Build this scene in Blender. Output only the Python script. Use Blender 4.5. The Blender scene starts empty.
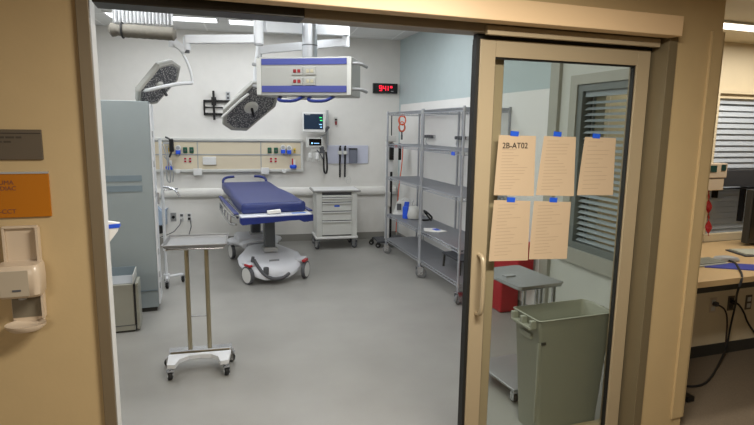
import bpy, bmesh, math, random
from mathutils import Vector, Matrix
random.seed(4)
S = bpy.context.scene
COL = S.collection
PI = math.pi
R = math.radians

# ---------------------------------------------------------------- camera
F_PX = 535.0
PITCH, ROLL, YAW, EYE = R(9.0), R(0.75), R(12.5), 1.6
_fw = Vector((math.sin(YAW), math.cos(YAW), 0)); _rt = Vector((math.cos(YAW), -math.sin(YAW), 0)); _up = Vector((0, 0, 1))
FW = _fw * math.cos(PITCH) - _up * math.sin(PITCH)
_u2 = _up * math.cos(PITCH) + _fw * math.sin(PITCH)
RT = _rt * math.cos(ROLL) + _u2 * math.sin(ROLL)
UP = _u2 * math.cos(ROLL) - _rt * math.sin(ROLL)
cd = bpy.data.cameras.new('camera'); cam = bpy.data.objects.new('camera', cd); COL.objects.link(cam)
cd.sensor_width = 36; cd.lens = F_PX / 754 * 36; cd.clip_start = 0.05
cam.matrix_world = Matrix(((RT.x, UP.x, -FW.x, 0), (RT.y, UP.y, -FW.y, 0), (RT.z, UP.z, -FW.z, EYE), (0, 0, 0, 1)))
S.camera = cam
EYEV = Vector((0, 0, EYE))

# ---------------------------------------------------------------- world and exposure
w = bpy.data.worlds.new('world'); S.world = w; w.use_nodes = True
w.node_tree.nodes['Background'].inputs[0].default_value = (1.0, 0.9, 0.78, 1)
w.node_tree.nodes['Background'].inputs[1].default_value = 0.12
S.view_settings.view_transform = 'Standard'; S.view_settings.look = 'None'
S.view_settings.exposure = 0.0; S.view_settings.gamma = 1.0; S.view_settings.use_curve_mapping = False

ROOM_W = 12.9      # watts of each ceiling troffer in the room
CORR_W = 56.0
ALC_W = 14.0
def area(name, loc, sx, sy, watts, colr, parent=None, rot=(0, 0, 0)):
    l = bpy.data.lights.new(name, 'AREA'); l.shape = 'RECTANGLE'; l.size = sx; l.size_y = sy
    l.energy = watts; l.color = colr
    o = bpy.data.objects.new(name, l); COL.objects.link(o); o.location = loc; o.rotation_euler = rot
    if parent: o.parent = parent
    return o

# ---------------------------------------------------------------- helpers
def ray(x, y):
    return ((x - 377) / F_PX * RT - (y - 212.5) / F_PX * UP + FW).normalized()
def on_plane(x, y, n, c):
    d = ray(x, y); n = Vector(n); return EYEV + d * ((c - n.dot(EYEV)) / n.dot(d))
def bw(x, y, Y=7.5): return on_plane(x, y, (0, 1, 0), Y)
def fl(x, y, z=0.0): return on_plane(x, y, (0, 0, 1), z)
A6 = R(6)
def fr(x, y, c):            # point on the front wall's plane family, in that wall's frame (u, c, z)
    q = on_plane(x, y, (-math.sin(A6), math.cos(A6), 0), c)
    return Vector((q.x * math.cos(A6) + q.y * math.sin(A6), c, q.z))

def lin(h):
    h = h.lstrip('#'); v = [int(h[i:i + 2], 16) / 255 for i in (0, 2, 4)]
    return tuple((c / 12.92 if c <= .04045 else ((c + .055) / 1.055) ** 2.4) for c in v) + (1,)

MATS = {}
def mat(name, colr, rough=.5, metal=0.0, var=0.05, scale=8, bump=0.0, bscale=60, emit=None, estr=0, coat=0, spec=.5):
    if name in MATS: return MATS[name]
    m = bpy.data.materials.new(name); m.use_nodes = True; nt = m.node_tree; b = nt.nodes['Principled BSDF']
    c = lin(colr)
    b.inputs['Roughness'].default_value = rough; b.inputs['Metallic'].default_value = metal
    b.inputs['Specular IOR Level'].default_value = spec
    b.inputs['Coat Weight'].default_value = coat
    tc = nt.nodes.new('ShaderNodeTexCoord')
    n = nt.nodes.new('ShaderNodeTexNoise'); n.inputs['Scale'].default_value = scale; n.inputs['Detail'].default_value = 3
    nt.links.new(tc.outputs['Object'], n.inputs['Vector'])
    mx = nt.nodes.new('ShaderNodeMix'); mx.data_type = 'RGBA'
    mx.inputs[6].default_value = tuple(x * (1 - var) for x in c[:3]) + (1,)
    mx.inputs[7].default_value = tuple(min(1, x * (1 + var)) for x in c[:3]) + (1,)
    nt.links.new(n.outputs['Fac'], mx.inputs[0]); nt.links.new(mx.outputs[2], b.inputs['Base Color'])
    if bump:
        n2 = nt.nodes.new('ShaderNodeTexNoise'); n2.inputs['Scale'].default_value = bscale
        nt.links.new(tc.outputs['Object'], n2.inputs['Vector'])
        bp = nt.nodes.new('ShaderNodeBump'); bp.inputs['Strength'].default_value = bump; bp.inputs['Distance'].default_value = .004
        nt.links.new(n2.outputs['Fac'], bp.inputs['Height']); nt.links.new(bp.outputs['Normal'], b.inputs['Normal'])
    if emit:
        b.inputs['Emission Color'].default_value = lin(emit); b.inputs['Emission Strength'].default_value = estr
    MATS[name] = m; return m

def glass_mat(name, tint, refl):
    m = bpy.data.materials.new(name); m.use_nodes = True; nt = m.node_tree
    nt.nodes.remove(nt.nodes['Principled BSDF']); out = nt.nodes['Material Output']
    t = nt.nodes.new('ShaderNodeBsdfTransparent'); t.inputs[0].default_value = tint
    g = nt.nodes.new('ShaderNodeBsdfGlossy'); g.inputs['Roughness'].default_value = .02
    f = nt.nodes.new('ShaderNodeFresnel'); f.inputs[0].default_value = refl
    mx = nt.nodes.new('ShaderNodeMixShader')
    ge = nt.nodes.new('ShaderNodeNewGeometry'); iv = nt.nodes.new('ShaderNodeMath'); iv.operation = 'SUBTRACT'; iv.inputs[0].default_value = 1
    nt.links.new(ge.outputs['Backfacing'], iv.inputs[1])
    ml = nt.nodes.new('ShaderNodeMath'); ml.operation = 'MULTIPLY'; nt.links.new(f.outputs[0], ml.inputs[0]); nt.links.new(iv.outputs[0], ml.inputs[1])
    nt.links.new(ml.outputs[0], mx.inputs[0]); nt.links.new(t.outputs[0], mx.inputs[1]); nt.links.new(g.outputs[0], mx.inputs[2])
    nt.links.new(mx.outputs[0], out.inputs[0]); MATS[name] = m; return m

class MB:
    def __init__(s, dx=0): s.bm = bmesh.new(); s.dx = Vector((dx, 0, 0))
    def _add(s, vs, fs):
        v = [s.bm.verts.new(Vector(p) + s.dx) for p in vs]
        for f in fs:
            try: s.bm.faces.new([v[i] for i in f])
            except ValueError: pass
        return s
    def box(s, x0, x1, y0, y1, z0, z1, M=None, b=0):
        if b:
            t = bmesh.new(); bmesh.ops.create_cube(t, size=1)
            for v in t.verts: v.co = Vector(((x0 + x1) / 2 + v.co.x * (x1 - x0), (y0 + y1) / 2 + v.co.y * (y1 - y0), (z0 + z1) / 2 + v.co.z * (z1 - z0)))
            bmesh.ops.bevel(t, geom=t.edges[:], offset=b, segments=2, profile=.5, affect='EDGES')
            vs = [v.co.copy() for v in t.verts]; t.verts.index_update(); fs = [[v.index for v in f.verts] for f in t.faces]; t.free()
        else:
            vs = [Vector((x, y, z)) for x in (x0, x1) for y in (y0, y1) for z in (z0, z1)]
            fs = [(0, 1, 3, 2), (4, 6, 7, 5), (0, 4, 5, 1), (2, 3, 7, 6), (0, 2, 6, 4), (1, 5, 7, 3)]
        if M: vs = [M @ v for v in vs]
        return s._add(vs, fs)
    def cyl(s, p0, p1, r, r2=None, n=16, caps=True):
        p0, p1 = Vector(p0), Vector(p1); r2 = r if r2 is None else r2
        d = (p1 - p0).normalized(); a = d.orthogonal().normalized(); b = d.cross(a)
        vs = [p0 + (a * math.cos(2 * PI * i / n) + b * math.sin(2 * PI * i / n)) * r for i in range(n)]
        vs += [p1 + (a * math.cos(2 * PI * i / n) + b * math.sin(2 * PI * i / n)) * r2 for i in range(n)]
        fs = [(i, (i + 1) % n, n + (i + 1) % n, n + i) for i in range(n)]
        if caps: fs += [tuple(range(n - 1, -1, -1)), tuple(range(n, 2 * n))]
        return s._add(vs, fs)
    def tube(s, pts, r, n=8, smooth=0):
        pts = [Vector(p) for p in pts]
        for _ in range(smooth):
            q = [pts[0]]
            for i in range(len(pts) - 1): q += [pts[i].lerp(pts[i + 1], .25), pts[i].lerp(pts[i + 1], .75)]
            pts = q + [pts[-1]]
        rings = []; a = None
        for i, p in enumerate(pts):
            d = (pts[min(i + 1, len(pts) - 1)] - pts[max(i - 1, 0)]).normalized()
            a = d.orthogonal().normalized() if a is None else (a - d * a.dot(d)).normalized()
            b = d.cross(a)
            rings.append([p + (a * math.cos(2 * PI * k / n) + b * math.sin(2 * PI * k / n)) * r for k in range(n)])
        return s.loft(rings)
    def loft(s, rings, caps=True, closed=True):
        n = len(rings[0]); vs = [p for r in rings for p in r]; fs = []
        for j in range(len(rings) - 1):
            for i in range(n if closed else n - 1):
                k = (i + 1) % n; fs.append((j * n + i, j * n + k, (j + 1) * n + k, (j + 1) * n + i))
        if caps and closed: fs += [tuple(range(n - 1, -1, -1)), tuple(range((len(rings) - 1) * n, len(rings) * n))]
        return s._add(vs, fs)
    def prism(s, pts, ext):      # closed planar polygon extruded by the vector ext
        pts = [Vector(p) for p in pts]; e = Vector(ext)
        return s.loft([pts, [p + e for p in pts]])
    def lathe(s, prof, c=(0, 0, 0), n=20, axis='z'):
        c = Vector(c); rings = []
        for r, h in prof:
            ring = []
            for i in range(n):
                a = 2 * PI * i / n; x, y = r * math.cos(a), r * math.sin(a)
                ring.append(c + (Vector((x, y, h)) if axis == 'z' else Vector((h, x, y)) if axis == 'x' else Vector((x, h, y))))
            rings.append(ring)
        return s.loft(rings)
    def build(s, name, m, parent=None, smooth=False, loc=None, rz=0):
        bmesh.ops.recalc_face_normals(s.bm, faces=s.bm.faces[:])
        me = bpy.data.meshes.new(name); s.bm.to_mesh(me); s.bm.free()
        me.materials.append(MATS[m] if isinstance(m, str) else m)
        if smooth:
            me.polygons.foreach_set('use_smooth', [True] * len(me.polygons))
            try: me.set_sharp_from_angle(angle=R(40))
            except Exception: pass
        o = bpy.data.objects.new(name, me); COL.objects.link(o)
        if parent: o.parent = parent
        if loc: o.location = loc
        if rz: o.rotation_euler.z = rz
        return o

def tag(o, label=None, cat=None, group=None, kind=None):
    if label: o['label'] = label
    if cat: o['category'] = cat
    if group: o['group'] = group
    if kind: o['kind'] = kind
    return o
def thing(name, label, cat, loc=(0, 0, 0), rz=0, group=None):
    o = bpy.data.objects.new(name, None); o.empty_display_size = .05; COL.objects.link(o)
    o.location = loc; o.rotation_euler = (0, 0, rz); return tag(o, label, cat, group)
def struct(o): o['kind'] = 'structure'; return o
def copy_tree(o, parent=None):
    c = o.copy(); COL.objects.link(c); c.parent = parent
    for ch in list(o.children): copy_tree(ch, c)
    return c
def text(name, s, size, m, parent, loc, rot=(PI / 2, 0, 0), depth=.0006, align='LEFT'):
    cu = bpy.data.curves.new(name, 'FONT'); cu.body = s; cu.size = size; cu.extrude = depth; cu.align_x = align
    o = bpy.data.objects.new(name, cu)
    COL.objects.link(o); bpy.context.view_layer.update()
    me = bpy.data.meshes.new_from_object(o.evaluated_get(bpy.context.evaluated_depsgraph_get()))
    bpy.data.objects.remove(o); me.materials.clear(); me.materials.append(MATS[m])
    t = bpy.data.objects.new(name, me); COL.objects.link(t); t.parent = parent; t.location = loc; t.rotation_euler = rot
    return t

# ---------------------------------------------------------------- materials
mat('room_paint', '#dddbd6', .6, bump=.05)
mat('side_paint', '#b3c0c1', .6, bump=.05)
mat('white_panel', '#e2e1de', .35, var=.02)
mat('beige_paint', '#bda57a', .55, bump=.08)
mat('alcove_paint', '#d9caab', .55, bump=.05)
mat('base_rubber', '#8c8a84', .55)
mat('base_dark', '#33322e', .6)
mat('bronze', '#938773', .42, .2, var=.04)
mat('champagne', '#ac9b7d', .4, .1, var=.03)
mat('header_dark', '#2e2a22', .45, .3)
mat('jamb_metal', '#7d6f58', .45, .3)
mat('gasket', '#15140f', .7)
mat('alu', '#b9bcc0', .35, .8)
mat('chrome', '#c8cace', .18, .95, var=.02)
mat('steel', '#a9aaab', .42, .75, var=.04, scale=30)
mat('wire_chrome', '#abaeb5', .35, .55)
mat('black_rubber', '#191919', .6)
mat('black_plastic', '#101012', .35)
mat('grey_rubber', '#55565a', .6)
mat('white_plastic', '#dcdcda', .35, var=.02)
mat('cream_plastic', '#cbb9a1', .3, var=.02)
mat('light_plastic', '#c9c9c4', .4, var=.02)
mat('grey_plastic', '#a4a6a8', .4, var=.03)
mat('blue_mattress', '#2b3872', .42, var=.08, scale=5, bump=.03, bscale=120)
mat('blue_plastic', '#1f2e74', .35)
mat('blue_tape', '#1a52c4', .6)
mat('bright_blue', '#2456d8', .45)
mat('locker_paint', '#949d9f', .45, .1, var=.03)
mat('locker_slot', '#74828a', .6)
mat('cart_paint', '#d3d4cf', .35, var=.02)
mat('cart_edge', '#8b8b88', .4)
mat('hamper_paint', '#9c9b90', .4, .2, var=.04)
mat('maple', '#d3c7ae', .45, var=.06, scale=3)
mat('desk_wood', '#cdb083', .4, var=.06, scale=4)
mat('red_plastic', '#b0202a', .4)
mat('dark_red', '#8a1c22', .5)
mat('orange_cord', '#e0582a', .5)
mat('green_outlet', '#0f5a40', .45)
mat('yellow', '#d8b820', .45)
mat('bin_grey', '#8a8b7e', .55, var=.05, bump=.05)
mat('paper', '#bda688', .7, var=.02)
mat('paper_white', '#eceae6', .7, var=.02)
mat('print_grey', '#a8947a', .8)
mat('ink', '#221e1a', .8)
mat('sign_grey', '#594e3e', .5)
mat('sign_orange', '#b06a06', .5, spec=.3)
mat('sign_ink', '#6e4034', .6)
mat('carpet', '#786a57', .95, var=.25, scale=150, bump=.4, bscale=300)
mat('curtain_fabric', '#6f6b62', .9, var=.15, scale=40, bump=.3)
mat('curtain_mesh', '#d9dadb', .8)
mat('lamp_face', '#8b8c8c', .5)
mat('boom_paint', '#a5a5a0', .45, var=.02)
mat('boom_stripe', '#444c90', .45)
mat('white_paint_metal', '#dadcdf', .35, var=.02)
mat('screen_dark', '#1c2a3a', .15, emit='#24364c', estr=.35)
mat('screen_black', '#07090c', .15)
mat('screen_glow', '#8fc8ff', .3, emit='#9fd8ff', estr=1.0)
mat('trace_green', '#30e070', .3, emit='#30e070', estr=1.2)
mat('led_red', '#ff2038', .4, emit='#ff1c38', estr=2.2)
mat('troffer_glow', '#ffffff', .5, emit='#f6faff', estr=2.5)
mat('warm_glow', '#fff4dc', .5, emit='#fff3de', estr=4)
mat('slat', '#939c9f', .4)
mat('slat_pale', '#c3ccd6', .4)
mat('window_trim', '#a3a297', .5)
mat('binder', '#3d3f44', .5)
mat('printer_green', '#0d3b36', .4)
mat('blue_binder', '#35409c', .5)
mat('keyboard_grey', '#b4b6a8', .55)
mat('stretcher_white', '#d5d7dd', .35, var=.03)
mat('stretcher_grey', '#8f9296', .45)
mat('column_grey', '#4c5054', .45)
mat('wheel_tpr', '#77787a', .5)
mat('wheel_grey', '#d4d4d1', .45)
glass_mat('door_glass', (.93, .94, .92, 1), 1.5)
glass_mat('leaf_glass', (.97, .98, .97, 1), 1.3)
glass_mat('window_glass', (.8, .83, .83, 1), 1.35)

def floor_material():
    m = bpy.data.materials.new('room_vinyl'); m.use_nodes = True; nt = m.node_tree; b = nt.nodes['Principled BSDF']
    tc = nt.nodes.new('ShaderNodeTexCoord'); n = nt.nodes.new('ShaderNodeTexNoise'); n.inputs['Scale'].default_value = 2.2; n.inputs['Detail'].default_value = 5
    n2 = nt.nodes.new('ShaderNodeTexNoise'); n2.inputs['Scale'].default_value = 160
    nt.links.new(tc.outputs['Object'], n.inputs[0]); nt.links.new(tc.outputs['Object'], n2.inputs[0])
    r = nt.nodes.new('ShaderNodeValToRGB'); r.color_ramp.elements[0].position = .3; r.color_ramp.elements[1].position = .7
    r.color_ramp.elements[0].color = lin('#8f8d88'); r.color_ramp.elements[1].color = lin('#999792')
    nt.links.new(n.outputs['Fac'], r.inputs[0])
    mx = nt.nodes.new('ShaderNodeMix'); mx.data_type = 'RGBA'; mx.blend_type = 'MULTIPLY'; mx.inputs[0].default_value = .12
    nt.links.new(r.outputs[0], mx.inputs[6]); nt.links.new(n2.outputs['Color'], mx.inputs[7]); nt.links.new(mx.outputs[2], b.inputs['Base Color'])
    b.inputs['Roughness'].default_value = .33
    MATS['room_vinyl'] = m
floor_material()
def ceiling_material():
    m = bpy.data.materials.new('ceiling_tile'); m.use_nodes = True; nt = m.node_tree; b = nt.nodes['Principled BSDF']
    tc = nt.nodes.new('ShaderNodeTexCoord'); br = nt.nodes.new('ShaderNodeTexBrick'); br.offset = 0
    nt.links.new(tc.outputs['Object'], br.inputs['Vector'])
    br.inputs['Scale'].default_value = 1; br.inputs['Brick Width'].default_value = .61; br.inputs['Row Height'].default_value = .61
    br.inputs['Mortar Size'].default_value = .012
    br.inputs['Color1'].default_value = lin('#dddddA'); br.inputs['Color2'].default_value = lin('#d9d9d6'); br.inputs['Mortar'].default_value = lin('#ededea')
    nt.links.new(br.outputs['Color'], b.inputs['Base Color']); b.inputs['Roughness'].default_value = .8
    MATS['ceiling_tile'] = m
ceiling_material()
def lamp_face_material():
    m = MATS['lamp_face']; nt = m.node_tree; b = nt.nodes['Principled BSDF']
    tc = nt.nodes.new('ShaderNodeTexCoord'); v = nt.nodes.new('ShaderNodeTexVoronoi'); v.inputs['Scale'].default_value = 75
    nt.links.new(tc.outputs['Object'], v.inputs['Vector'])
    r = nt.nodes.new('ShaderNodeValToRGB'); r.color_ramp.elements[0].color = lin('#d2d2d0'); r.color_ramp.elements[1].color = lin('#55565a')
    r.color_ramp.elements[0].position = .12; r.color_ramp.elements[1].position = .5
    nt.links.new(v.outputs['Distance'], r.inputs[0]); nt.links.new(r.outputs[0], b.inputs['Base Color'])
lamp_face_material()

# ================================================================ STRUCTURE
CEIL, YB = 2.81, 7.5
def fbox(name, m, u0, u1, c0, c1, z0, z1, b=0):
    return struct(MB().box(u0, u1, c0, c1, z0, z1, b=b).build(name, m, rz=A6))
SIDE = (1.966, 7.5, 0); SR = R(-85)
def sbox(name, m, s0, s1, y0, y1, z0, z1):
    return struct(MB().box(s0, s1, y0, y1, z0, z1).build(name, m, loc=SIDE, rz=SR))

struct(MB().box(-2.2, 3.0, 1.6, 7.6, -.1, 0).build('floor', 'room_vinyl'))
def poly_slab(name, m, pts, z0, z1):      # pts in the front wall's frame
    return struct(MB().prism([(p[0], p[1], z0) for p in pts], (0, 0, z1 - z0)).build(name, m, rz=A6))
poly_slab('floor_corridor', 'carpet', [(-4, -4), (6, -4), (6, 3.3), (2.78, 3.3), (2.42, 2.21), (2.4, 2.0), (-4, 2.0)], -.09, .003)
struct(MB().box(-2.2, 2.6, 2.2, 7.6, CEIL, CEIL + .1).build('ceiling', 'ceiling_tile'))
struct(MB().box(-2.2, 2.1, YB, YB + .1, 0, CEIL).build('wall_back', 'room_paint'))
struct(MB().box(-2.2, -2.1, 1.7, YB, 0, CEIL).build('wall_left', 'room_paint'))
# side wall around its window
struct(MB().box(-.05, 3.62, 0, .1, 0, CEIL).build('wall_right', 'side_paint', loc=SIDE, rz=SR))
m = MB(); m.box(3.62, 3.9, 0, .1, 0, CEIL); m.box(4.5, 4.62, 0, .1, 0, CEIL); m.box(3.9, 4.5, 0, .1, 0, .72); m.box(3.9, 4.5, 0, .1, 1.93, CEIL)
struct(m.build('wall_right_window', mat('window_wall_paint', '#c3c4bc', .6, bump=.05), loc=SIDE, rz=SR))
e0 = Vector((1.966 + math.sin(R(5)) * 4.6, 7.5 - math.cos(R(5)) * 4.6)); e1 = Vector((2.13, 2.36))
dd = (e1 - e0).normalized(); nn = Vector((-dd.y, dd.x))
struct(MB().prism([(e0.x, e0.y, 0), (e1.x, e1.y, 0), (e1.x + nn.x * .07, e1.y + nn.y * .07, 0), (e0.x + nn.x * .09, e0.y + nn.y * .09, 0)], (0, 0, CEIL)).build('wall_right_return', 'window_wall_paint'))
sbox('trim_1', 'white_panel', .1, 3.585, -.014, 0, .1, 1.925)
sbox('trim_2', 'window_trim', 3.59, 3.70, -.03, 0, 0, CEIL)
struct(MB().box(-2.1, 1.95, YB - .012, YB, 0, .1).build('baseboard_back', 'base_rubber'))
struct(MB().box(-2.1, -2.088, 2.0, YB - .02, 0, .1).build('baseboard_left', 'base_rubber'))
sbox('baseboard_right', 'base_rubber', .03, 3.585, -.012, 0, 0, .1)
# back wall bumper rail
m = MB()
prof = [(0, .64), (-.03, .645), (-.045, .66), (-.05, .70), (-.045, .745), (-.03, .76), (0, .765)]
m.loft([[Vector((x, YB + p[0], p[1])) for p in prof] for x in (-2.09, 1.93)])
struct(m.build('trim_bumper_rail', 'room_paint', smooth=True))

# front wall: beige corridor face, opening from u=-.31 to u=2.06
fbox('wall_front_left', 'beige_paint', -4, -.35, 2.0, 2.2, 0, CEIL + .1)
m = MB().box(2.11, 2.395, 2.0, 2.2, 0, CEIL + .1); struct(m.build('wall_front_right', 'beige_paint', rz=A6))
fbox('wall_front_over_door', 'beige_paint', -.35, 2.11, 2.0, 2.2, 2.105, CEIL + .1)
m = MB().box(2.325, 2.4, 1.992, 2.0, .1, 2.07).box(2.395, 2.403, 1.992, 2.08, .1, 2.07)
m.box(2.322, 2.328, 1.988, 2.0, .1, 2.07)
struct(m.build('trim_corner_guard', 'beige_paint', rz=A6))
# door frame
fbox('trim_jamb_left', 'jamb_metal', -.352, -.314, 1.985, 2.012, 0, 2.0, b=.002)
fbox('trim_jamb_lit_face', 'room_paint', -.36, -.333, 2.012, 2.225, 0, 2.1)  # room light falling on the metal jamb, put into pale paint
fbox('trim_jamb_right', mat('jamb_shaded', '#74684f', .45, .2), 2.062, 2.112, 1.985, 2.2, 0, 2.1, b=.002)  # recess shade on this jamb is put into a darker metal colour
fbox('trim_header_fascia', mat('fascia', '#e6c79c', .4, .1, var=.02), -.42, 2.075, 1.93, 2.0, 2.022, 2.108, b=.003)
fbox('trim_header_left', 'header_dark', -.31, .39, 2.03, 2.14, 1.994, 2.125, b=.002)  # left stretch of the header, darker than the right
fbox('trim_header_right', 'bronze', .39, 2.06, 2.04, 2.14, 1.996, 2.125, b=.002)
fbox('trim_header_cap', 'champagne', 1.143, 2.045, 2.02, 2.04, 1.985, 2.02)

# corridor and alcove shell
poly_slab('ceiling_corridor', 'beige_paint', [(-4, -4), (2.4, -4), (2.4, 2.0), (-4, 2.0)], 2.27, 2.35)
poly_slab('ceiling_alcove', 'alcove_paint', [(2.4, -4), (6, -4), (6, 3.3), (2.78, 3.3), (2.42, 2.21), (2.4, 2.0)], 2.275, 2.35)
m = MB(); m.box(2.75, 3.8, 3.15, 3.25, 0, 2.3); m.box(3.8, 5.4, 3.15, 3.25, 0, .745); m.box(3.8, 5.4, 3.15, 3.25, 1.895, 2.3); m.box(5.4, 6, 3.15, 3.25, 0, 2.3)
struct(m.build('wall_alcove', 'alcove_paint', rz=A6))
m = MB(); m.box(3.765, 3.8, 3.135, 3.15, .745, 1.93); m.box(3.8, 5.4, 3.135, 3.15, 1.895, 1.93); m.box(3.765, 5.4, 3.11, 3.15, .742, .80)
struct(m.build('trim_alcove_window', 'alcove_paint', rz=A6))
poly_slab('wall_knee', 'alcove_paint', [(2.66, 2.72), (6, 2.72), (6, 2.8), (2.68, 2.8)], 0, .69)
fbox('baseboard_alcove', 'base_dark', 2.66, 6, 2.71, 2.72, 0, .085)
# shell behind the side window and around the corridor, so nothing opens to the outside
fbox('wall_corridor_far', 'alcove_paint', -4, 6, -4.1, -4, 0, 2.35)
fbox('wall_corridor_left', 'beige_paint', -4.1, -4, -4, 2.2, 0, 2.35)
fbox('wall_corridor_right', 'alcove_paint', 6, 6.1, -4, 3.3, 0, 2.35)

# ---------------------------------------------------------------- windows with blinds
def window(name, root_loc, rz, w, h, frame_m, slat_m, pitch, lean=35, depth=.09, fw=.05, sw=.0125):
    t = thing(name, None, None, root_loc, rz); t['kind'] = 'structure'
    m = MB(); m.box(0, fw, 0, depth, 0, h); m.box(w - fw, w, 0, depth, 0, h); m.box(fw, w - fw, 0, depth, h - fw, h); m.box(fw, w - fw, 0, depth, 0, fw)
    m.build('window_frame', frame_m, t)
    MB().box(fw, w - fw, depth * .88, depth * .88 + .005, fw, h - fw).build('pane', 'window_glass', t)
    m = MB(); z = fw + .02
    a = R(lean)
    while z < h - fw - .05:
        dy, dz = sw * math.cos(a), sw * math.sin(a); yc = depth * .4
        m._add([(fw + .01, yc - dy, z - dz), (w - fw - .01, yc - dy, z - dz), (w - fw - .01, yc + dy, z + dz), (fw + .01, yc + dy, z + dz),
                (fw + .01, yc - dy, z - dz + .0012), (w - fw - .01, yc - dy, z - dz + .0012), (w - fw - .01, yc + dy, z + dz + .0012), (fw + .01, yc + dy, z + dz + .0012)],
               [(0, 1, 2, 3), (4, 7, 6, 5), (0, 4, 5, 1), (1, 5, 6, 2), (2, 6, 7, 3), (3, 7, 4, 0)])
        z += pitch
    m.box(fw + .005, w - fw - .005, depth * .25, depth * .55, h - fw - .04, h - fw)
    m.build('blind_slats', slat_m, t)
    m = MB()
    for x in (fw + .08, w / 2, w - fw - .08): m.cyl((x, depth * .4, fw), (x, depth * .4, h - fw), .0012, n=5)
    m.build('blind_cord', 'light_plastic', t)
    return t
t = window('window_1', Vector(SIDE) + Matrix.Rotation(SR, 3, 'Z') @ Vector((3.9, 0.0, .72)), SR, .6, 1.21, mat('window_grey', '#6d7370', .5), 'slat', .042, lean=32, sw=.018)
m = MB().box(3.82, 4.55, -.025, 0, .61, .72).box(3.82, 3.9, -.012, 0, .72, 1.93).box(3.82, 4.55, -.012, 0, 1.93, 2.0)
struct(m.build('trim_window_side', 'window_trim', loc=SIDE, rz=SR))
window('window_2', Matrix.Rotation(A6, 3, 'Z') @ Vector((3.8, 3.16, .745)), A6, 1.6, 1.15, 'alcove_paint', 'slat_pale', .045, lean=70, fw=.035, sw=.0235)
# dark room beyond the alcove window
m = MB(); m.box(2.9, 6, 4.2, 4.25, 0, 2.35); struct(m.build('wall_beyond', 'side_paint', rz=A6))

# ================================================================ SLIDING DOOR
def leaf(name, u0, u1, c0, c1, z0, z1, sw, glass, frame_m, wl=None):
    t = thing(name, None, None, (0, 0, 0), A6); t['kind'] = 'structure'
    wl = wl or sw
    m = MB(); m.box(u0, u0 + wl, c0, c1, z0, z1, b=.002); m.box(u1 - sw, u1, c0, c1, z0, z1, b=.002)
    m.box(u0 + wl, u1 - sw, c0, c1, z1 - .07, z1); m.box(u0 + wl, u1 - sw, c0, c1, z0, z0 + .03)
    m.build('door_frame', frame_m, t)
    cm = (c0 + c1) / 2
    MB().box(u0 + wl - .005, u1 - sw + .005, cm - .003, cm + .003, z0 + .025, z1 - .065).build('door_glass', glass, t)
    g = MB()
    for (a, b_) in ((u0 + wl, u0 + wl + .006), (u1 - sw - .006, u1 - sw)): g.box(a, b_, cm - .012, cm + .012, z0 + .03, z1 - .07)
    g.box(u0 + wl + .006, u1 - sw - .006, cm - .012, cm + .012, z1 - .076, z1 - .07)
    g.build('glazing_gasket', 'gasket', t)
    return t
d1 = leaf('door_1', 1.143, 2.05, 2.075, 2.12, .012, 1.975, .075, 'door_glass', 'champagne')
d2 = leaf('door_2', 1.172, 2.061, 2.14, 2.185, .012, 1.99, .03, 'leaf_glass', 'champagne', .128)
MB().box(1.13, 2.06, 2.08, 2.115, 1.976, 1.999).build('top_seal', 'gasket', d1)
g = MB().box(1.128, 1.142, 2.08, 2.115, .012, 1.975); g.build('edge_seal', 'gasket', d1)
g = MB().box(1.161, 1.1715, 2.15, 2.18, .012, 1.965); g.build('edge_seal', 'gasket', d2)
g = MB().tube([(1.178, 2.076, 1.045), (1.178, 2.04, 1.04), (1.178, 2.028, 1.0), (1.178, 2.026, .91), (1.178, 2.028, .81), (1.178, 2.04, .775), (1.178, 2.076, .77)], .0105, 8, 1)
g.build('door_handle', 'champagne', d1, smooth=True)

# papers taped to the glass (in the corridor)
PC = 2.0935
def sheet(quad, label, tape, lines=15, big=None, extra=None):
    q = [fr(x, y, PC) for x, y in quad]     # tl tr br bl
    c = (q[0] + q[2]) / 2
    t = thing('notice_paper', label, 'paper', Matrix.Rotation(A6, 3, 'Z') @ c, A6, 'notices taped to the glass door')
    L = [p - c for p in q]
    m = MB(); n = 6; a, b2 = [], []
    rings = []
    for i in range(n + 1):
        f = i / n; l = L[0].lerp(L[3], f); r_ = L[1].lerp(L[2], f); dy = -.006 * f * f
        rings.append([l + Vector((0, dy, 0)), r_ + Vector((0, dy, 0)), r_ + Vector((0, dy - .0004, 0)), l + Vector((0, dy - .0004, 0))])
    m.loft(rings).build('sheet', 'paper', t)
    m = MB()
    for i in range(lines):
        f = .24 + i * .7 / lines if big else .08 + i * .88 / lines
        l = L[0].lerp(L[3], f); r_ = L[1].lerp(L[2], f); dy = -.006 * f * f - .0007
        x0 = .12; x1 = x0 + random.uniform(.25, .72)
        a_, b_ = l.lerp(r_, x0), l.lerp(r_, x1)
        m.box(a_.x, b_.x, dy - .0002, dy, a_.z - .0012, a_.z + .0012)
    m.build('printed_lines', 'print_grey', t)
    if big:
        text('room_number', big, .036, 'ink', t, (L[0].x + .018, -.0025, L[0].z - .058))
    tp = fr(*tape, PC) - c
    MB().box(tp.x - .021, tp.x + .021, -.0016, 0.0002, tp.z - .011, tp.z + .011, M=Matrix.Rotation(R(4), 4, 'Y')).build('tape', 'blue_tape', t)
    return t
sheet([(499, 135), (536, 136), (533, 196), (493, 195)], 'paper headed 2B-AT02 in large type taped to the glass door', (512.5, 134), 14, '2B-AT02')
sheet([(544, 136), (576, 137), (573, 196), (535, 195)], 'middle sheet of printed notes in the upper row on the glass door', (555.5, 134.5), 16)
sheet([(585, 137), (616, 138), (612, 195), (576, 195)], 'rightmost sheet of faint print in the upper row on the glass door', (594.5, 136.5), 12)
sheet([(494, 200), (530.5, 201), (527, 260), (488, 261)], 'left sheet of printed notes in the lower row on the glass door', (509, 200), 16)
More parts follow.
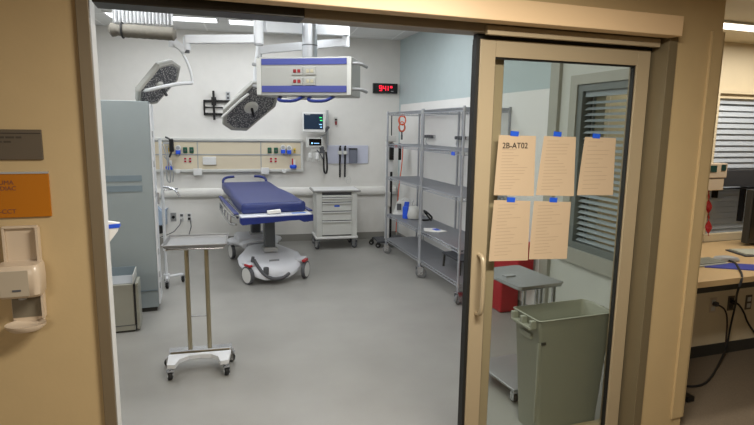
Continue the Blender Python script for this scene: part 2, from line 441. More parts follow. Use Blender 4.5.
sheet([(534, 201), (571, 202), (566, 258.5), (528, 259)], 'right sheet of printed notes in the lower row on the glass door', (551.5, 200), 16)

# ================================================================ CORRIDOR WALL THINGS
def fw_thing(name, label, cat, x, y, c=2.0):
    p = fr(x, y, c); return thing(name, label, cat, Matrix.Rotation(A6, 3, 'Z') @ p, A6)
t = fw_thing('room_sign', 'dark grey-brown wall plaque with two small lines, above the orange sign', 'sign', 42, 159.5)
MB().box(-.2, 0.006, -.008, 0, 0, .096, b=.0015).build('plate', 'sign_grey', t)
m = MB()
for k, (a_, b_) in enumerate(((-.13, -.098), (-.094, -.07), (-.066, -.05))): m.box(a_, b_, -.0086, -.008, .068, .074)
for a_, b_ in ((-.125, -.105), (-.1, -.08)): m.box(a_, b_, -.0086, -.008, .054, .06)
m.build('worn_print', mat('faint_ink', '#40382c', .7), t)
MB().box(-.2, .004, -.0088, -.008, .083, .085).build('groove', 'ink', t)
t = fw_thing('room_sign', 'orange wall sign with three lines of raised letters above the sanitizer dispenser', 'sign', 51, 216)
MB().box(-.22, 0.004, -.008, 0, 0, .142, b=.0015).build('plate', 'sign_orange', t)
MB().box(-.22, .004, -.01, 0, .142, .148).build('top_strip', 'alu', t)
text('lettering', 'TRAUMA\nCARDIAC', .019, 'sign_ink', t, (-.172, -.0083, .108))
text('lettering', 'CR-CCT', .02, 'sign_ink', t, (-.168, -.0083, .014))

p = fr(25, 275, 2.0)
t = thing('sanitizer_dispenser', 'white hand sanitizer dispenser with a drip tray on the beige wall', 'dispenser', Matrix.Rotation(A6, 3, 'Z') @ Vector((-.558, 2.0, .93)), A6)
m = MB(); m.box(-.047, .047, -.008, 0, .0, .34, b=.004); m.box(.045, .052, -.03, 0, .03, .335); m.box(-.052, -.045, -.018, 0, .2, .335); m.box(-.05, .05, -.018, -.006, .333, .34)
m.build('back_plate', 'cream_plastic', t)
m = MB()
def rrect(w, d, z, y0, n=5, r=.02):
    pts = []
    for cx, cy, a0 in ((w - r, -d + r, -90), (w - r, -.002 - r, 0), (-w + r, -.002 - r, 90), (-w + r, -d + r, 180)):
        for k in range(n + 1):
            a = R(a0 + 90 * k / n); pts.append(Vector((cx + r * math.cos(a), y0 + cy + r * math.sin(a), z)))
    return pts
m.loft([rrect(.056, .085, .118, 0), rrect(.062, .095, .128, 0), rrect(.064, .1, .18, 0), rrect(.062, .098, .215, 0), rrect(.058, .09, .224, 0)])
hs = m.build('housing', 'cream_plastic', t, smooth=True)
MB().box(-.046, .034, -.1025, -.1, .128, .212, b=.001).build('front_panel', mat('dispenser_front_shade', '#b3a793', .35), hs)  # shade and reflection on the front, put into a darker panel colour
MB().box(-.044, .044, -.0095, -.008, .03, .118).build('dark_reflection', mat('dispenser_reflection', '#78705f', .4), t)  # dark reflection below the housing, added as a brown sheet
MB().box(-.012, .012, -.104, -.1025, .145, .151).build('nozzle_mark', 'grey_rubber', hs)
MB().cyl((0, -.05, .118), (0, -.05, .105), .012).build('nozzle', 'grey_plastic', t, smooth=True)
m = MB()
ring = lambda z, s, dz: [Vector((math.cos(a) * .058 * s, -.045 + math.sin(a) * .046 * s, z + dz)) for a in [2 * PI * k / 24 for k in range(24)]]
m.loft([ring(.0, .8, 0), ring(.012, 1.0, 0), ring(.02, 1.02, 0), ring(.016, .9, 0), ring(.010, .6, 0)]); m.build('drip_tray', 'cream_plastic', t, smooth=True)

# ================================================================ ROOM: WALL THINGS
def wall_thing(name, label, cat, x, y, group=None):
    return thing(name, label, cat, bw(x, y), 0, group)
# headwall panel
x0, x1 = -1.36, .60; z0, z1 = .985, 1.435
t = thing('headwall_panel', 'long maple and grey medical headwall rail on the back wall', 'headwall', (x0, YB, z0))
W, H = x1 - x0, z1 - z0
MB().box(0.02, W - .02, -.03, 0, .02, H - .02).build('wood_board', 'maple', t)
m = MB(); m.box(0, W, -.05, 0, H - .035, H, b=.006); m.box(0, W, -.05, 0, 0, .04, b=.006); m.box(W - .035, W, -.05, 0, .04, H - .035); m.box(0, .03, -.05, 0, .04, H - .035)
m.build('frame', 'light_plastic', t)
m = MB(); m.box(.03, W - .035, -.036, -.03, H * .50, H * .50 + .016); m.box(.57 - .006, .57 + .006, -.036, -.03, .04, H - .035); m.box(1.39 - .006, 1.39 + .006, -.036, -.03, .04, H - .035)
m.box(.03, W - .035, -.036, -.03, H - .05, H - .035)
m.build('divider_strip', 'grey_plastic', t)
def hp(x, y): p = bw(x, y, YB - .03); return p.x - x0, p.z - z0
for x, y in ((185.3, 150), (191.6, 150), (269.6, 150.3), (276, 150.3)):
    a, b = hp(x, y); o = MB().box(a - .027, a + .027, -.048, -.03, b - .04, b + .038, b=.008).build('gas_outlet', 'green_outlet', t)
    MB().cyl((a, -.049, b - .004), (a, -.062, b - .004), .014, n=12).build('outlet_port', 'grey_rubber', o)
for x, y in ((185.3, 160), (190.2, 160), (271, 160), (275.7, 160)):
    a, b = hp(x, y)
    o = MB().box(a - .017, a + .017, -.036, -.03, b - .038, b + .038, b=.003).build('emergency_receptacle', 'light_plastic', t)
    m = MB(); m.box(a - .014, a + .014, -.040, -.036, b + .006, b + .03); m.box(a - .014, a + .014, -.040, -.036, b - .03, b - .006); m.build('red_socket', 'red_plastic', o)
a, b = hp(209.5, 160.5)
MB().box(a - .085, a + .085, -.055, -.03, b - .055, b + .05, b=.004).build('control_box', 'white_plastic', t)
for x, y in ((198, 171), (265, 170)):
    a, b = hp(x, y); MB().box(a - .055, a + .055, -.075, -.05, b - .055, b + .035, b=.005).build('clip_box', 'white_plastic', t)
for x, y in ((178.5, 171), (284, 170.5)):
    a, b = hp(x, y); MB().cyl((a, -.05, b), (a, -.085, b), .022, n=14).cyl((a, -.085, b), (a, -.095, b), .03, n=14).build('slide_clamp', 'white_plastic', t, smooth=True)
# suction and oxygen regulators plugged in the rail
def regulator(x, y, label, s=1.0):
    p = bw(x, y, YB - .03)
    t = thing('suction_regulator', label, 'regulator', p, 0, 'regulators on the headwall rail')
    MB().box(-.028, .028, -.06, -.0, -.052, .0, b=.006).build('valve_body', 'bright_blue', t)
    o = MB().cyl((0, -.002, .03), (0, -.055, .03), .034, n=20).build('gauge', 'white_plastic', t, smooth=True)
    MB().cyl((0, -.055, .03), (0, -.058, .03), .024, n=18).build('dial', 'grey_plastic', o)
    MB().cyl((0, -.03, -.052), (0, -.03, -.075), .009, n=10).build('hose_barb', 'chrome', t)
    return t
regulator(178.5, 150, 'round white vacuum gauge on a blue body, left group of the headwall')
regulator(283, 149.5, 'white gauge on a blue body, left one of two in the right headwall group')
regulator(289, 150, 'white gauge on a blue body, right one of two in the right headwall group')
def ygauge(x, y, label):
    t = thing('air_fitting', label, 'fitting', bw(x, y, YB - .03), 0, 'yellow air fittings on the headwall')
    MB().box(-.014, .014, -.02, 0, -.03, .03, b=.004).build('body', 'yellow', t); MB().cyl((0, -.02, 0), (0, -.035, 0), .01, n=12).build('port', 'grey_rubber', t)
ygauge(294.5, 150.5, 'yellow air outlet fitting at the right end of the headwall')
ygauge(168, 150, 'yellow air outlet fitting at the left end of the headwall, behind cables')
def canister(x, y, label):
    t = thing('suction_canister', label, 'canister', bw(x, y, YB - .03), 0, 'blue and red canister brackets on the headwall')
    m = MB(); m.lathe([(.016, .0), (.045, -.005), (.05, -.03), (.04, -.05)], (0, -.055, 0), 16); m.build('blue_lid', 'bright_blue', t, smooth=True)
    MB().box(-.018, -.002, -.06, -.04, .0, .085).build('red_strap', 'red_plastic', t)
    MB().box(.004, .03, -.06, -.04, .0, .07, b=.004).build('clear_cup', 'white_plastic', t)
    MB().box(-.02, .02, -.035, 0, -.02, .0).build('bracket', 'grey_plastic', t)
canister(293, 164.5, 'blue lidded canister with red strap at the right end of the headwall')
canister(170, 165.5, 'blue lidded canister with red strap at the left end of the headwall')

# black monitor wall bracket
t = wall_thing('tv_wall_bracket', 'black steel rectangular display bracket on the back wall above the headwall', 'bracket', 204, 100)
def r_(x, y): p = bw(x, y) - bw(204, 100); return p.x, p.z
m = MB()
for (a, b) in (((204, 101), (238, 101.5)), ((204, 114), (232, 114.5))):
    p, q = r_(*a), r_(*b); m.box(p[0], q[0], -.03, -.005, p[1] - .016, p[1] + .016)
p, q = r_(204, 100), r_(204, 115); m.box(p[0] - .008, p[0] + .012, -.03, -.005, q[1], p[1])
m.box(.38, .40, -.03, 0, -.18, .0); m.box(.0, .4, -.02, 0, -.1, -.085)
m.build('wall_frame', 'black_plastic', t)
p, q = r_(213.7, 91), r_(213.7, 120)
m = MB(); m.box(p[0] - .014, p[0] + .014, -.075, -.03, q[1], p[1], b=.003); m.box(p[0] - .03, p[0] + .03, -.06, -.03, (p[1] + q[1]) / 2, p[1] - .08); m.build('mount_arm', 'black_plastic', t)
t = wall_thing('wall_receptacle', 'small grey receptacle plate high on the wall beside the black bracket', 'outlet', 228, 96)
MB().box(-.028, .028, -.008, 0, -.055, .055, b=.002).build('plate', 'alu', t)
MB().box(-.014, .014, -.011, -.008, .01, .04).box(-.014, .014, -.011, -.008, -.04, -.01).build('sockets', 'grey_rubber', t)

# low outlets
for i, (x, y, lab) in enumerate(((173.5, 217, 'steel wall plate with a black jack, leftmost of the three low plates'), (181.7, 217, 'white low outlet with a grey cord plugged in, middle of three'), (189.3, 216.8, 'white low outlet with a black plug, rightmost of three'))):
    t = wall_thing('wall_receptacle', lab, 'outlet', x, y)
    MB().box(-.036, .036, -.006, 0, -.058, .058, b=.002).build('plate', 'steel' if i == 0 else 'white_plastic', t)
    if i == 0: MB().cyl((0, -.006, 0), (0, -.02, 0), .02, n=14).build('jack', 'black_plastic', t)
    else:
        MB().box(-.018, .018, -.012, -.006, .008, .04).box(-.018, .018, -.012, -.006, -.04, -.008).build('sockets', 'grey_rubber', t)
        MB().box(-.014, .014, -.04, -.012, -.036, -.008, b=.004).build('plug', 'black_plastic' if i == 2 else 'white_plastic', t)
a = bw(181, 219, 7.46); b = bw(174, 232, 7.3)
tag(MB().tube([a, a + Vector((0, -.05, -.06)), bw(177, 228, 7.4), b, bw(164, 236, 7.2), bw(160, 237.5, 7.1)], .006, 6, 2).build('electric_cord', 'grey_rubber', smooth=True), 'grey cord from the middle low outlet sagging to the left behind the locker', 'cord')  # ordinary power cord from the outlet plug
a = bw(190, 219, 7.46)
tag(MB().tube([a, a + Vector((.015, -.03, -.08)), bw(191, 228, 7.44), bw(189, 234, 7.44), (bw(188, 238, 7.44).x, 7.43, .01)], .006, 6, 2).build('electric_cord', 'grey_rubber', smooth=True), 'black cord hanging straight down from the rightmost low outlet', 'cord')

# clock
p = bw(384.6, 88.4)
t = thing('digital_clock', 'black digital wall clock with red digits reading 9:41', 'clock', (1.75, YB, 2.145))
MB().box(-.175, .175, -.05, 0, -.068, .068, b=.004).build('case', 'black_plastic', t)
SEG = {'9': 'abcdfg', '4': 'bcfg', '1': 'bc'}
def digit(m, ch, ox, w, h, y):
    th = .0075; P = {'a': (0, h / 2, w, 0), 'd': (0, -h / 2, w, 0), 'g': (0, 0, w, 0), 'b': (w / 2, h / 4, 0, h / 2), 'c': (w / 2, -h / 4, 0, h / 2), 'f': (-w / 2, h / 4, 0, h / 2), 'e': (-w / 2, -h / 4, 0, h / 2)}
    for s in SEG[ch]:
        x, z, lw, lh = P[s]; m.box(ox + x - max(lw, th) / 2, ox + x + max(lw, th) / 2, y - .002, y, z - max(lh, th) / 2, z + max(lh, th) / 2)
m = MB(); digit(m, '9', -.07, .034, .066, -.05); digit(m, '4', -.014, .034, .066, -.05); digit(m, '1', .022, .03, .066, -.05)
m.box(.066, .096, -.052, -.05, .006, .032)
m.build('red_digits', 'led_red', t)
MB().box(.08, .115, -.0515, -.05, -.044, -.034).build('badge', 'grey_plastic', t)

# patient monitor + module + arm
t = thing('patient_monitor', 'white patient monitor with a dark blue screen on a wall arm', 'monitor', bw(313.5, 122.5, 7.3))
MB().box(-.15, .15, -.07, .04, -.13, .135, b=.012).build('housing', 'white_plastic', t)
s_ = MB().box(-.135, .12, -.074, -.07, -.09, .112).build('screen', 'screen_dark', t)
m = MB(); m.box(.07, .105, -.0755, -.074, .06, .07).box(.08, .112, -.0755, -.074, .022, .034).build('green_readout', 'trace_green', s_)
MB().box(.07, .105, -.0755, -.074, -.03, -.02).box(.08, .105, -.0755, -.074, -.065, -.055).build('blue_readout', 'screen_glow', s_)
MB().box(-.12, -.05, -.0755, -.074, .098, .108).build('status_bar', 'grey_plastic', s_)
m = MB(); m.box(.19, .215, .1, .2, -.3, .17); m.tube([(.1, .03, -.08), (.16, .1, -.1), (.2, .12, -.06)], .014, 8, 1); m.tube([(.1, .04, -.2), (.17, .1, -.16), (.2, .12, -.14)], .012, 8, 1)
m.build('wall_arm', 'grey_plastic', t)
m = MB(); m.cyl((.15, .0, -.12), (.21, .06, -.06), .018, n=10); m.build('knob', 'grey_rubber', t)
t2 = thing('monitor_module', 'small black display module under the patient monitor', 'module', bw(315, 142, 7.3))
MB().box(-.12, .1, -.05, .04, -.07, .055, b=.006).build('housing', 'light_plastic', t2)
o = MB().box(-.085, .08, -.054, -.05, -.045, .045).build('screen', 'screen_black', t2)
MB().box(-.055, -.035, -.055, -.054, -.025, -.005).box(-.02, .05, -.055, -.054, -.02, -.012).build('readout', 'screen_glow', o)
MB().box(-.06, .09, .04, .195, -.04, -.02).build('bracket', 'grey_plastic', t2)
for k, x in enumerate((-.08, -.03, .02, .06)):
    pass
t3 = thing('sensor_cable_bundle', 'bundle of white sensor leads hanging under the monitor module', 'cables', bw(315, 151, 7.3))
m = MB(); m.box(-.06, .06, -.03, .01, .0, .04)
for k in range(7):
    x = -.085 + k * .026; m.tube([(x * .7, -.01, .0), (x, -.03, -.04), (x + random.uniform(-.02, .02), -.03, -.11 - random.uniform(0, .07)), (x + .02, -.02, -.02)], .005, 6, 2)
m.build('leads', 'light_plastic', t3, smooth=True)
m = MB(); m.box(-.09, -.05, -.05, -.02, -.09, -.03, b=.006); m.box(.0, .045, -.055, -.02, -.11, -.02, b=.008); m.build('connectors', 'white_plastic', t3)
m = MB(); m.box(.06, .12, -.03, .03, -.03, .06, b=.006); m.cyl((.09, -.03, .05), (.09, -.06, .05), .02, n=10); m.tube([(.02, -.05, .02), (.08, -.06, -.06), (.1, -.04, -.12), (.12, -.03, .0)], .007, 6, 2); m.build('cable_clamp', 'grey_rubber', t3)
p = bw(325, 160, 7.35)
tag(MB().tube([bw(324, 150, 7.36), bw(323.6, 160, 7.36), bw(324, 171, 7.36), bw(325.6, 174, 7.36), bw(327.2, 171, 7.36), bw(327, 160, 7.36), bw(326, 152, 7.38)], .013, 8, 2).build('pressure_cuff_hose', 'black_rubber', smooth=True), 'thick black looped hose hanging right of the monitor module', 'hose')
t = wall_thing('wall_phone_jack', 'small grey wall bracket with a dark red tag right of the monitor', 'bracket', 335.7, 120.5)
MB().box(-.024, .024, -.012, 0, -.04, .05, b=.003).build('plate', 'light_plastic', t)
MB().box(-.01, .012, -.03, -.012, -.06, -.01).build('tag', 'dark_red', t); MB().cyl((0, -.012, .012), (0, -.035, .012), .014).build('jack', 'black_plastic', t)

# diagnostic set on a lilac board
t = wall_thing('diagnostic_set', 'pale lilac wall board with two black corded instrument handles and a dark basket', 'medical set', 327, 163.5)
def q_(x, y): p = bw(x, y) - bw(327, 163.5); return p.x, p.z
a = q_(368, 145)
MB().box(0, a[0], -.02, 0, 0, .255, b=.003).build('board', mat('lilac_board', '#c3c6d6', .4), t)
for x in (339.5, 344.5):
    c = q_(x, 150)[0]
    o = MB().box(c - .028, c + .028, -.075, -.02, .13, .18, b=.008).build('cradle', 'light_plastic', t)
    m = MB(); m.cyl((c, -.05, .05), (c, -.05, .2), .012, .015, n=12); m.cyl((c, -.05, .2), (c, -.055, .235), .018, .012, n=12); m.cyl((c, -.05, .235), (c, -.08, .24), .014, n=10)
    m.build('instrument_handle', 'black_plastic', t, smooth=True)
    m = MB(); m.cyl((c, -.045, -.19), (c, -.045, .05), .012, n=10)
    for k in range(14): m.lathe([(.011, -.19 + k * .017), (.0155, -.185 + k * .017), (.011, -.18 + k * .017)], (c, -.045, 0), 10)
    m.build('coiled_cord', 'black_rubber', t, smooth=True)
c0, c1 = q_(348.5, 150)[0], q_(356.5, 150)[0]
m = MB(); m.box(c0, c1, -.07, -.02, .01, .215, b=.004); m.build('basket', mat('basket_grey', '#6b6f7c', .5), t)
MB().box(c0, c1, -.075, -.02, .2, .215).build('basket_rim', 'black_plastic', t)
tag(MB().tube([bw(344, 181, 7.3), bw(348, 176, 7.3), bw(351, 178, 7.3), bw(351, 183, 7.3), bw(347, 184, 7.3), bw(346, 180, 7.3), bw(350, 178.5, 7.3)], .004, 6, 2).build('clear_tubing', 'light_plastic', smooth=True), 'loop of pale clear tubing hanging above the supply cart', 'tubing')

# ================================================================ CASTER
def caster(parent, x, y, r=.035, z=0, m_wheel='black_rubber', fork='chrome', ang=0, w=.022, twin=False, name='caster'):
    M = Matrix.Translation((x, y, z)) @ Matrix.Rotation(ang, 4, 'Z')
    m = MB()
    p = lambda a: M @ Vector(a)
    m.cyl(p((0, 0, 2 * r + .012)), p((0, 0, 2 * r + .035)), .009, n=10)
    m.box(-w * .8, w * .8, -r * .5, r * .6, 2 * r + .004, 2 * r + .014, M=M)
    for s in (-1, 1): m.box(s * w * .8 - .002, s * w * .8 + .002, -r * .35, r * .75, r * .6, 2 * r + .006, M=M)
    o = m.build(name, fork, parent)
    m = MB(); o2 = r * .35
    prof = [(r * .25, -w / 2), (r * .9, -w / 2), (r, -w * .3), (r, w * .3), (r * .9, w / 2), (r * .25, w / 2)]
    rings = []
    for rr, h in prof:
        rings.append([M @ Vector((h, o2 + rr * math.cos(2 * PI * i / 18), r + rr * math.sin(2 * PI * i / 18))) for i in range(18)])
    m.loft(rings); wh = m.build('wheel', m_wheel, o, smooth=True)
    m = MB(); m.cyl(M @ Vector((-w * .9, o2, r)), M @ Vector((w * .9, o2, r)), r * .3, n=12); m.build('hub', 'steel', o)
    return o

# ================================================================ SUPPLY CART
t = thing('supply_cart', 'light grey four-wheeled cart with drawers by the back wall', 'cart', (.985, 7.09, 0), R(1))
m = MB(); m.box(-.265, .265, -.19, .2, .15, .765, b=.006); m.build('body', 'cart_paint', t)
m = MB(); m.box(-.315, .315, -.225, .225, .765, .785, b=.006); m.build('top_rim', 'cart_edge', t)
MB().box(-.295, .295, -.205, .21, .785, .79).build('top_surface', 'white_plastic', t)
m = MB(); m.box(-.268, -.20, -.2, -.19, .15, .765); m.box(.2, .268, -.2, -.19, .15, .765); m.build('corner_post', 'cart_paint', t)
zs = [.725, .695, .63, .51, .385, .19]
for i in range(5):
    a, b = zs[i + 1] + .006, zs[i] - .006
    if b - a < .02: a = zs[i + 1] + .003; b = zs[i] - .003
    o = MB().box(-.195, .195, -.205, -.19, a, b, b=.003).build('drawer', 'cart_paint', t)
    if i: MB().box(-.19, .19, -.222, -.204, b - .012, b, b=.002).build('pull', 'white_plastic', o)
m = MB(); m.box(-.195, .195, -.1915, -.189, .18, .76); m.build('shadow_gap', 'grey_rubber', t)
MB().box(-.035, .035, -.208, -.205, .57, .592, b=.001).build('blue_label', 'blue_tape', t)
m = MB(); m.box(-.285, .285, -.21, .21, .14, .17, b=.008); m.build('bumper_base', 'white_plastic', t)
for x in (-.25, .25):
    for y in (-.17, .17): caster(t, x, y, .052, ang=random.uniform(.3, .9), m_wheel='grey_rubber')

# ================================================================ STRETCHER
t = thing('hospital_stretcher', 'hospital stretcher with a blue mattress and white wheeled base', 'stretcher', (.145, 5.43, 0), R(10))
# mattress: local x across, y towards the head
def mring(y, zc, hw, hh, n=6):
    r = .035; pts = []
    for cx, cz, a0 in ((hw - r, hh - r, 0), (-hw + r, hh - r, 90), (-hw + r, -hh + r, 180), (hw - r, -hh + r, 270)):
        for k in range(n + 1):
            a = R(a0 + 90 * k / n); pts.append(Vector((cx + r * math.cos(a), y, zc + cz + r * math.sin(a))))
    return pts
prof = [(0, .79, .30, .035), (.02, .79, .325, .055), (.3, .79, .33, .058), (.6, .80, .33, .058), (.9, .805, .315, .058), (1.15, .805, .305, .058), (1.35, .81, .305, .058), (1.6, .82, .31, .056), (1.8, .825, .31, .052), (1.9, .82, .28, .045), (1.94, .815, .2, .03)]
m = MB().loft([mring(*p) for p in prof]); m.build('mattress', 'blue_mattress', t, smooth=True)
MB().box(-.31, .31, .04, 1.3, .70, .73, b=.008).box(-.28, .28, 1.3, 1.92, .735, .76, b=.008).build('litter_deck', 'stretcher_grey', t)
m = MB(); m.box(-.35, .355, -.125, .03, .712, .737, b=.01)
ends = m.build('foot_board', 'stretcher_white', t)
m = MB(); m.prism([(-.36, -.135, .722), (.365, -.135, .722), (.365, -.135, .66), (.27, -.135, .652), (.22, -.135, .675), (.12, -.135, .675), (.05, -.135, .67), (-.34, -.135, .652), (-.36, -.135, .67)], (0, .06, 0)); m.build('foot_bumper', 'blue_plastic', t)
MB().box(.16, .30, -.1, -.04, .7375, .739).build('blue_marking', mat('pale_blue', '#4f7fd0', .5), ends)
MB().box(-.03, .10, -.09, -.03, .745, .775, b=.003, M=Matrix.Rotation(R(-4), 4, 'Y')).build('label_card', 'paper_white', t)
# side rails folded down
for s in (-1, 1):
    m = MB()
    m.tube([(s * .36, .05, .70), (s * .40, .3, .69), (s * .40, 1.2, .71), (s * .36, 1.45, .73)], .014, 8, 1)
    m.tube([(s * .37, .1, .62), (s * .41, .3, .60), (s * .41, 1.15, .62), (s * .37, 1.35, .66)], .014, 8, 1)
    for y in (.25, .5, .75, 1.0, 1.2): m.cyl((s * .405, y, .61), (s * .40, y, .70), .008, n=8)
    r_ail = m.build('side_rail', 'chrome', t, smooth=True)
    MB().box(s * .375 - .022, s * .375 + .022, .0, 1.4, .735, .752, b=.006).build('rail_cap', 'blue_plastic', r_ail)
for s in (-1, 1):
    MB().tube([(s * .27, 1.86, .80), (s * .285, 1.9, .87), (s * .27, 1.93, .91), (s * .22, 1.95, .93), (s * .13, 1.95, .935)], .017, 10, 2).build('push_handle', 'blue_plastic', t, smooth=True)
for y in (.3, 1.15):
    m = MB(); m.box(-.055, .055, y - .05, y + .05, .3, .71, b=.012); cc = m.build('lift_column', 'column_grey', t)
    MB().box(-.075, .075, y - .07, y + .07, .28, .33, b=.012).build('column_collar', 'grey_plastic', cc)
# base hoods
def hood(y0, y1, flip, nm):
    m = MB(); rings = []
    L = y1 - y0
    for f, hw, zt, zb in ((0, .14, .10, .045), (.03, .20, .16, .05), (.12, .28, .205, .07), (.3, .34, .25, .11), (.5, .335, .275, .15), (.75, .25, .285, .17), (1, .2, .28, .17)):
        y = y0 + L * f; ring = []
        for k in range(16):
            a = 2 * PI * k / 16; cx = math.copysign(abs(math.cos(a)) ** .7, math.cos(a)) * hw; sz = math.sin(a)
            z = (zt + zb) / 2 + math.copysign(abs(sz) ** .8, sz) * (zt - zb) / 2
            ring.append(Vector((cx, y, z)))
        rings.append(ring)
    m.loft(rings); return m.build(nm, 'stretcher_white', t, smooth=True)
h1 = hood(-.02, .68, 0, 'base_hood')
h2 = hood(1.6, .85, 0, 'base_hood')
MB().box(-.24, .2, .95, 1.35, .2, .31, b=.04).build('base_cover', 'stretcher_white', t, smooth=True)
MB().box(-.045, .06, .09, .1, .215, .232).build('dark_mark', 'stretcher_grey', h1)
MB().box(-.055, .07, .028, .03, .15, .158).build('model_stripe', 'stretcher_grey', h1)
m = MB(); m.box(-.16, .16, .55, 1.0, .16, .26, b=.03); m.build('base_bridge', 'stretcher_grey', t)
m = MB(); m.tube([(-.21, .05, .26), (-.18, .03, .20), (-.13, -.02, .12), (-.05, -.05, .065), (.07, -.05, .065), (.14, -.01, .1)], .017, 8, 2)
m.cyl((-.22, .07, .235), (-.215, .06, .285), .02, .016, n=10); m.cyl((-.1, -.01, .11), (-.1, -.02, .18), .028, n=12)
m.build('brake_pedal', 'grey_rubber', t, smooth=True)
def big_wheel(x, y, ang, nm='wheel'):
    M = Matrix.Translation((x, y, .095)) @ Matrix.Rotation(ang, 4, 'Z')
    def ring(rr, h): return [M @ Vector((h, rr * math.cos(2 * PI * i / 28), rr * math.sin(2 * PI * i / 28))) for i in range(28)]
    tyre = MB().loft([ring(.08, -.02), ring(.092, -.018), ring(.095, 0), ring(.092, .018), ring(.08, .02)]).build(nm, 'grey_rubber', t, smooth=True)
    MB().loft([ring(.02, -.024), ring(.078, -.021), ring(.078, .021), ring(.02, .024)]).build('wheel_cover', 'wheel_grey', tyre, smooth=True)
    o = MB().box(-.02, .02, -.06, .04, .092, .115, b=.006, M=M).build('red_accent', 'red_plastic', tyre)
    return tyre
big_wheel(-.27, .07, R(25)); big_wheel(.34, .10, R(-35)); big_wheel(-.28, 1.22, R(10)); big_wheel(.26, 1.3, R(10))
for x, y, a in ((-.25, .12, R(25)), (.31, .16, R(-35)), (-.27, 1.2, 0), (.25, 1.28, 0)):
    M = Matrix.Translation((x, y, .2)) @ Matrix.Rotation(a, 4, 'Z')
    MB().box(-.045, .045, -.08, .06, -.012, .02, b=.01, M=M).build('caster_yoke', 'stretcher_white', t)

# ================================================================ MAYO STAND
c = Vector((-.405, 3.58, 0))
t = thing('mayo_stand', 'steel tray stand on a low wheeled base in the middle of the floor', 'stand', c, R(1))
m = MB()
tw, td, tz = .192, .165, .845
m.box(-tw + .012, tw - .012, -td + .012, td - .012, tz, tz + .003)
rim = [(-tw, -td), (tw, -td), (tw, td), (-tw, td)]
for i in range(4):
    a, b = rim[i], rim[(i + 1) % 4]
    ia, ib = (a[0] * .93, a[1] * .92), (b[0] * .93, b[1] * .92)
    m._add([(a[0], a[1], tz + .02), (b[0], b[1], tz + .02), (ib[0], ib[1], tz + .001), (ia[0], ia[1], tz + .001), (a[0], a[1], tz + .0175), (b[0], b[1], tz + .0175)], [(0, 1, 2, 3), (0, 4, 5, 1)])
m.tube([(-tw, -td, tz + .02), (tw, -td, tz + .02), (tw, td, tz + .02), (-tw, td, tz + .02), (-tw, -td, tz + .02)], .005, 8)
m.build('tray', mat('tray_steel', '#8f8f8f', .5, .6), t)
m = MB(); m.tube([(-.17, -.13, tz - .012), (.17, -.13, tz - .012), (.17, .13, tz - .012), (-.17, .13, tz - .012), (-.17, -.13, tz - .012)], .006, 8); m.box(-.1, .1, -.01, .01, tz - .02, tz - .002)
m.build('tray_frame', 'chrome', t)
for x in (-.068, .056):
    MB().cyl((x, 0, .12), (x, 0, tz - .01), .0145, n=14).build('post', mat('brass_steel', '#a39a82', .3, .7), t, smooth=True)
MB().box(-.068, .056, -.006, .006, .345, .352).build('cross_brace', 'chrome', t)
m = MB(); m.box(-.19, .185, -.025, .025, .07, .12, b=.004); m.build('base_beam', mat('base_steel', '#a59a80', .3, .8), t)
m = MB(); m.box(-.2, .2, -.03, .03, .12, .127); m.build('beam_cover', 'chrome', t)
m = MB(); pts = []
out = [(-.2, -.04), (-.19, -.2), (-.14, -.21), (-.125, -.13), (-.07, -.085), (0, -.075), (.07, -.085), (.115, -.13), (.135, -.21), (.185, -.2), (.195, -.04)]
m.prism([(x, y, .085) for x, y in out], (0, 0, .025)); m.build('base_arch', 'white_paint_metal', t)
for x, y in ((-.175, -.19), (.17, -.19)): caster(t, x, y, .028, ang=R(20), w=.024)
for x, y in ((-.2, .02), (.2, .02)): caster(t, x, y, .03, ang=R(80), w=.024)

# ================================================================ LOCKER, BOX, STAND ON THE LEFT
t = thing('storage_locker', 'tall blue-grey metal locker standing behind the left door jamb', 'locker', (-1.285, 4.71, 0), R(7))
m = MB(); m.box(-.42, .415, 0, .36, 0.04, 1.79, b=.004); m.build('body', 'locker_paint', t)
MB().box(-.41, .40, .02, .34, 0, .04).build('plinth', 'base_dark', t)
m = MB(); m.box(-.3, .335, -.004, 0, 1.135, 1.185); m.box(-.3, .335, -.004, 0, 1.05, 1.1); m.build('vent_slot', 'locker_slot', t)
m = MB(); m.box(-.42, .41, -.006, 0, .19, .196); m.build('seam', 'locker_slot', t)
o = MB().box(.416, .43, .01, .35, .06, 1.77, b=.003).build('door', 'white_paint_metal', t)
for z in (.2, .3, .5, 1.0, 1.25, 1.5): MB().box(.43, .438, .02, .04, z, z + .05).build('hinge', 'grey_plastic', o)
MB().box(.43, .446, .3, .32, .9, 1.0).build('door_handle', 'chrome', o)

t = thing('hamper_box', 'low beige-grey steel box cabinet on the floor in front of the locker', 'cabinet', (-1.17, 4.27, 0), R(7))
m = MB(); m.box(-.3, .205, 0, .3, .015, .385, b=.004); m.build('body', 'hamper_paint', t)
m = MB(); m.box(-.3, .205, -.004, 0, .055, .06); m.build('seam', 'grey_rubber', t)
m = MB(); m.box(.207, .217, -.01, .02, .06, .39); m.build('door_seal', 'black_rubber', t)
m = MB(); m.box(.217, .24, 0, .2, .02, .39, b=.003); m.build('door', 'hamper_paint', t)
MB().box(-.29, .2, .02, .28, .385, .39).build('top_liner', 'grey_plastic', t)
m = MB(); m.box(-.29, .205, .27, .276, .385, .46); m.build('raised_lid', 'locker_slot', t)
MB().box(.203, .209, .0, .28, .385, .455).build('lid_side', 'light_plastic', t)
MB().box(-.3, .2, 0.01, .29, 0, .015).build('foot_rail', 'base_dark', t)

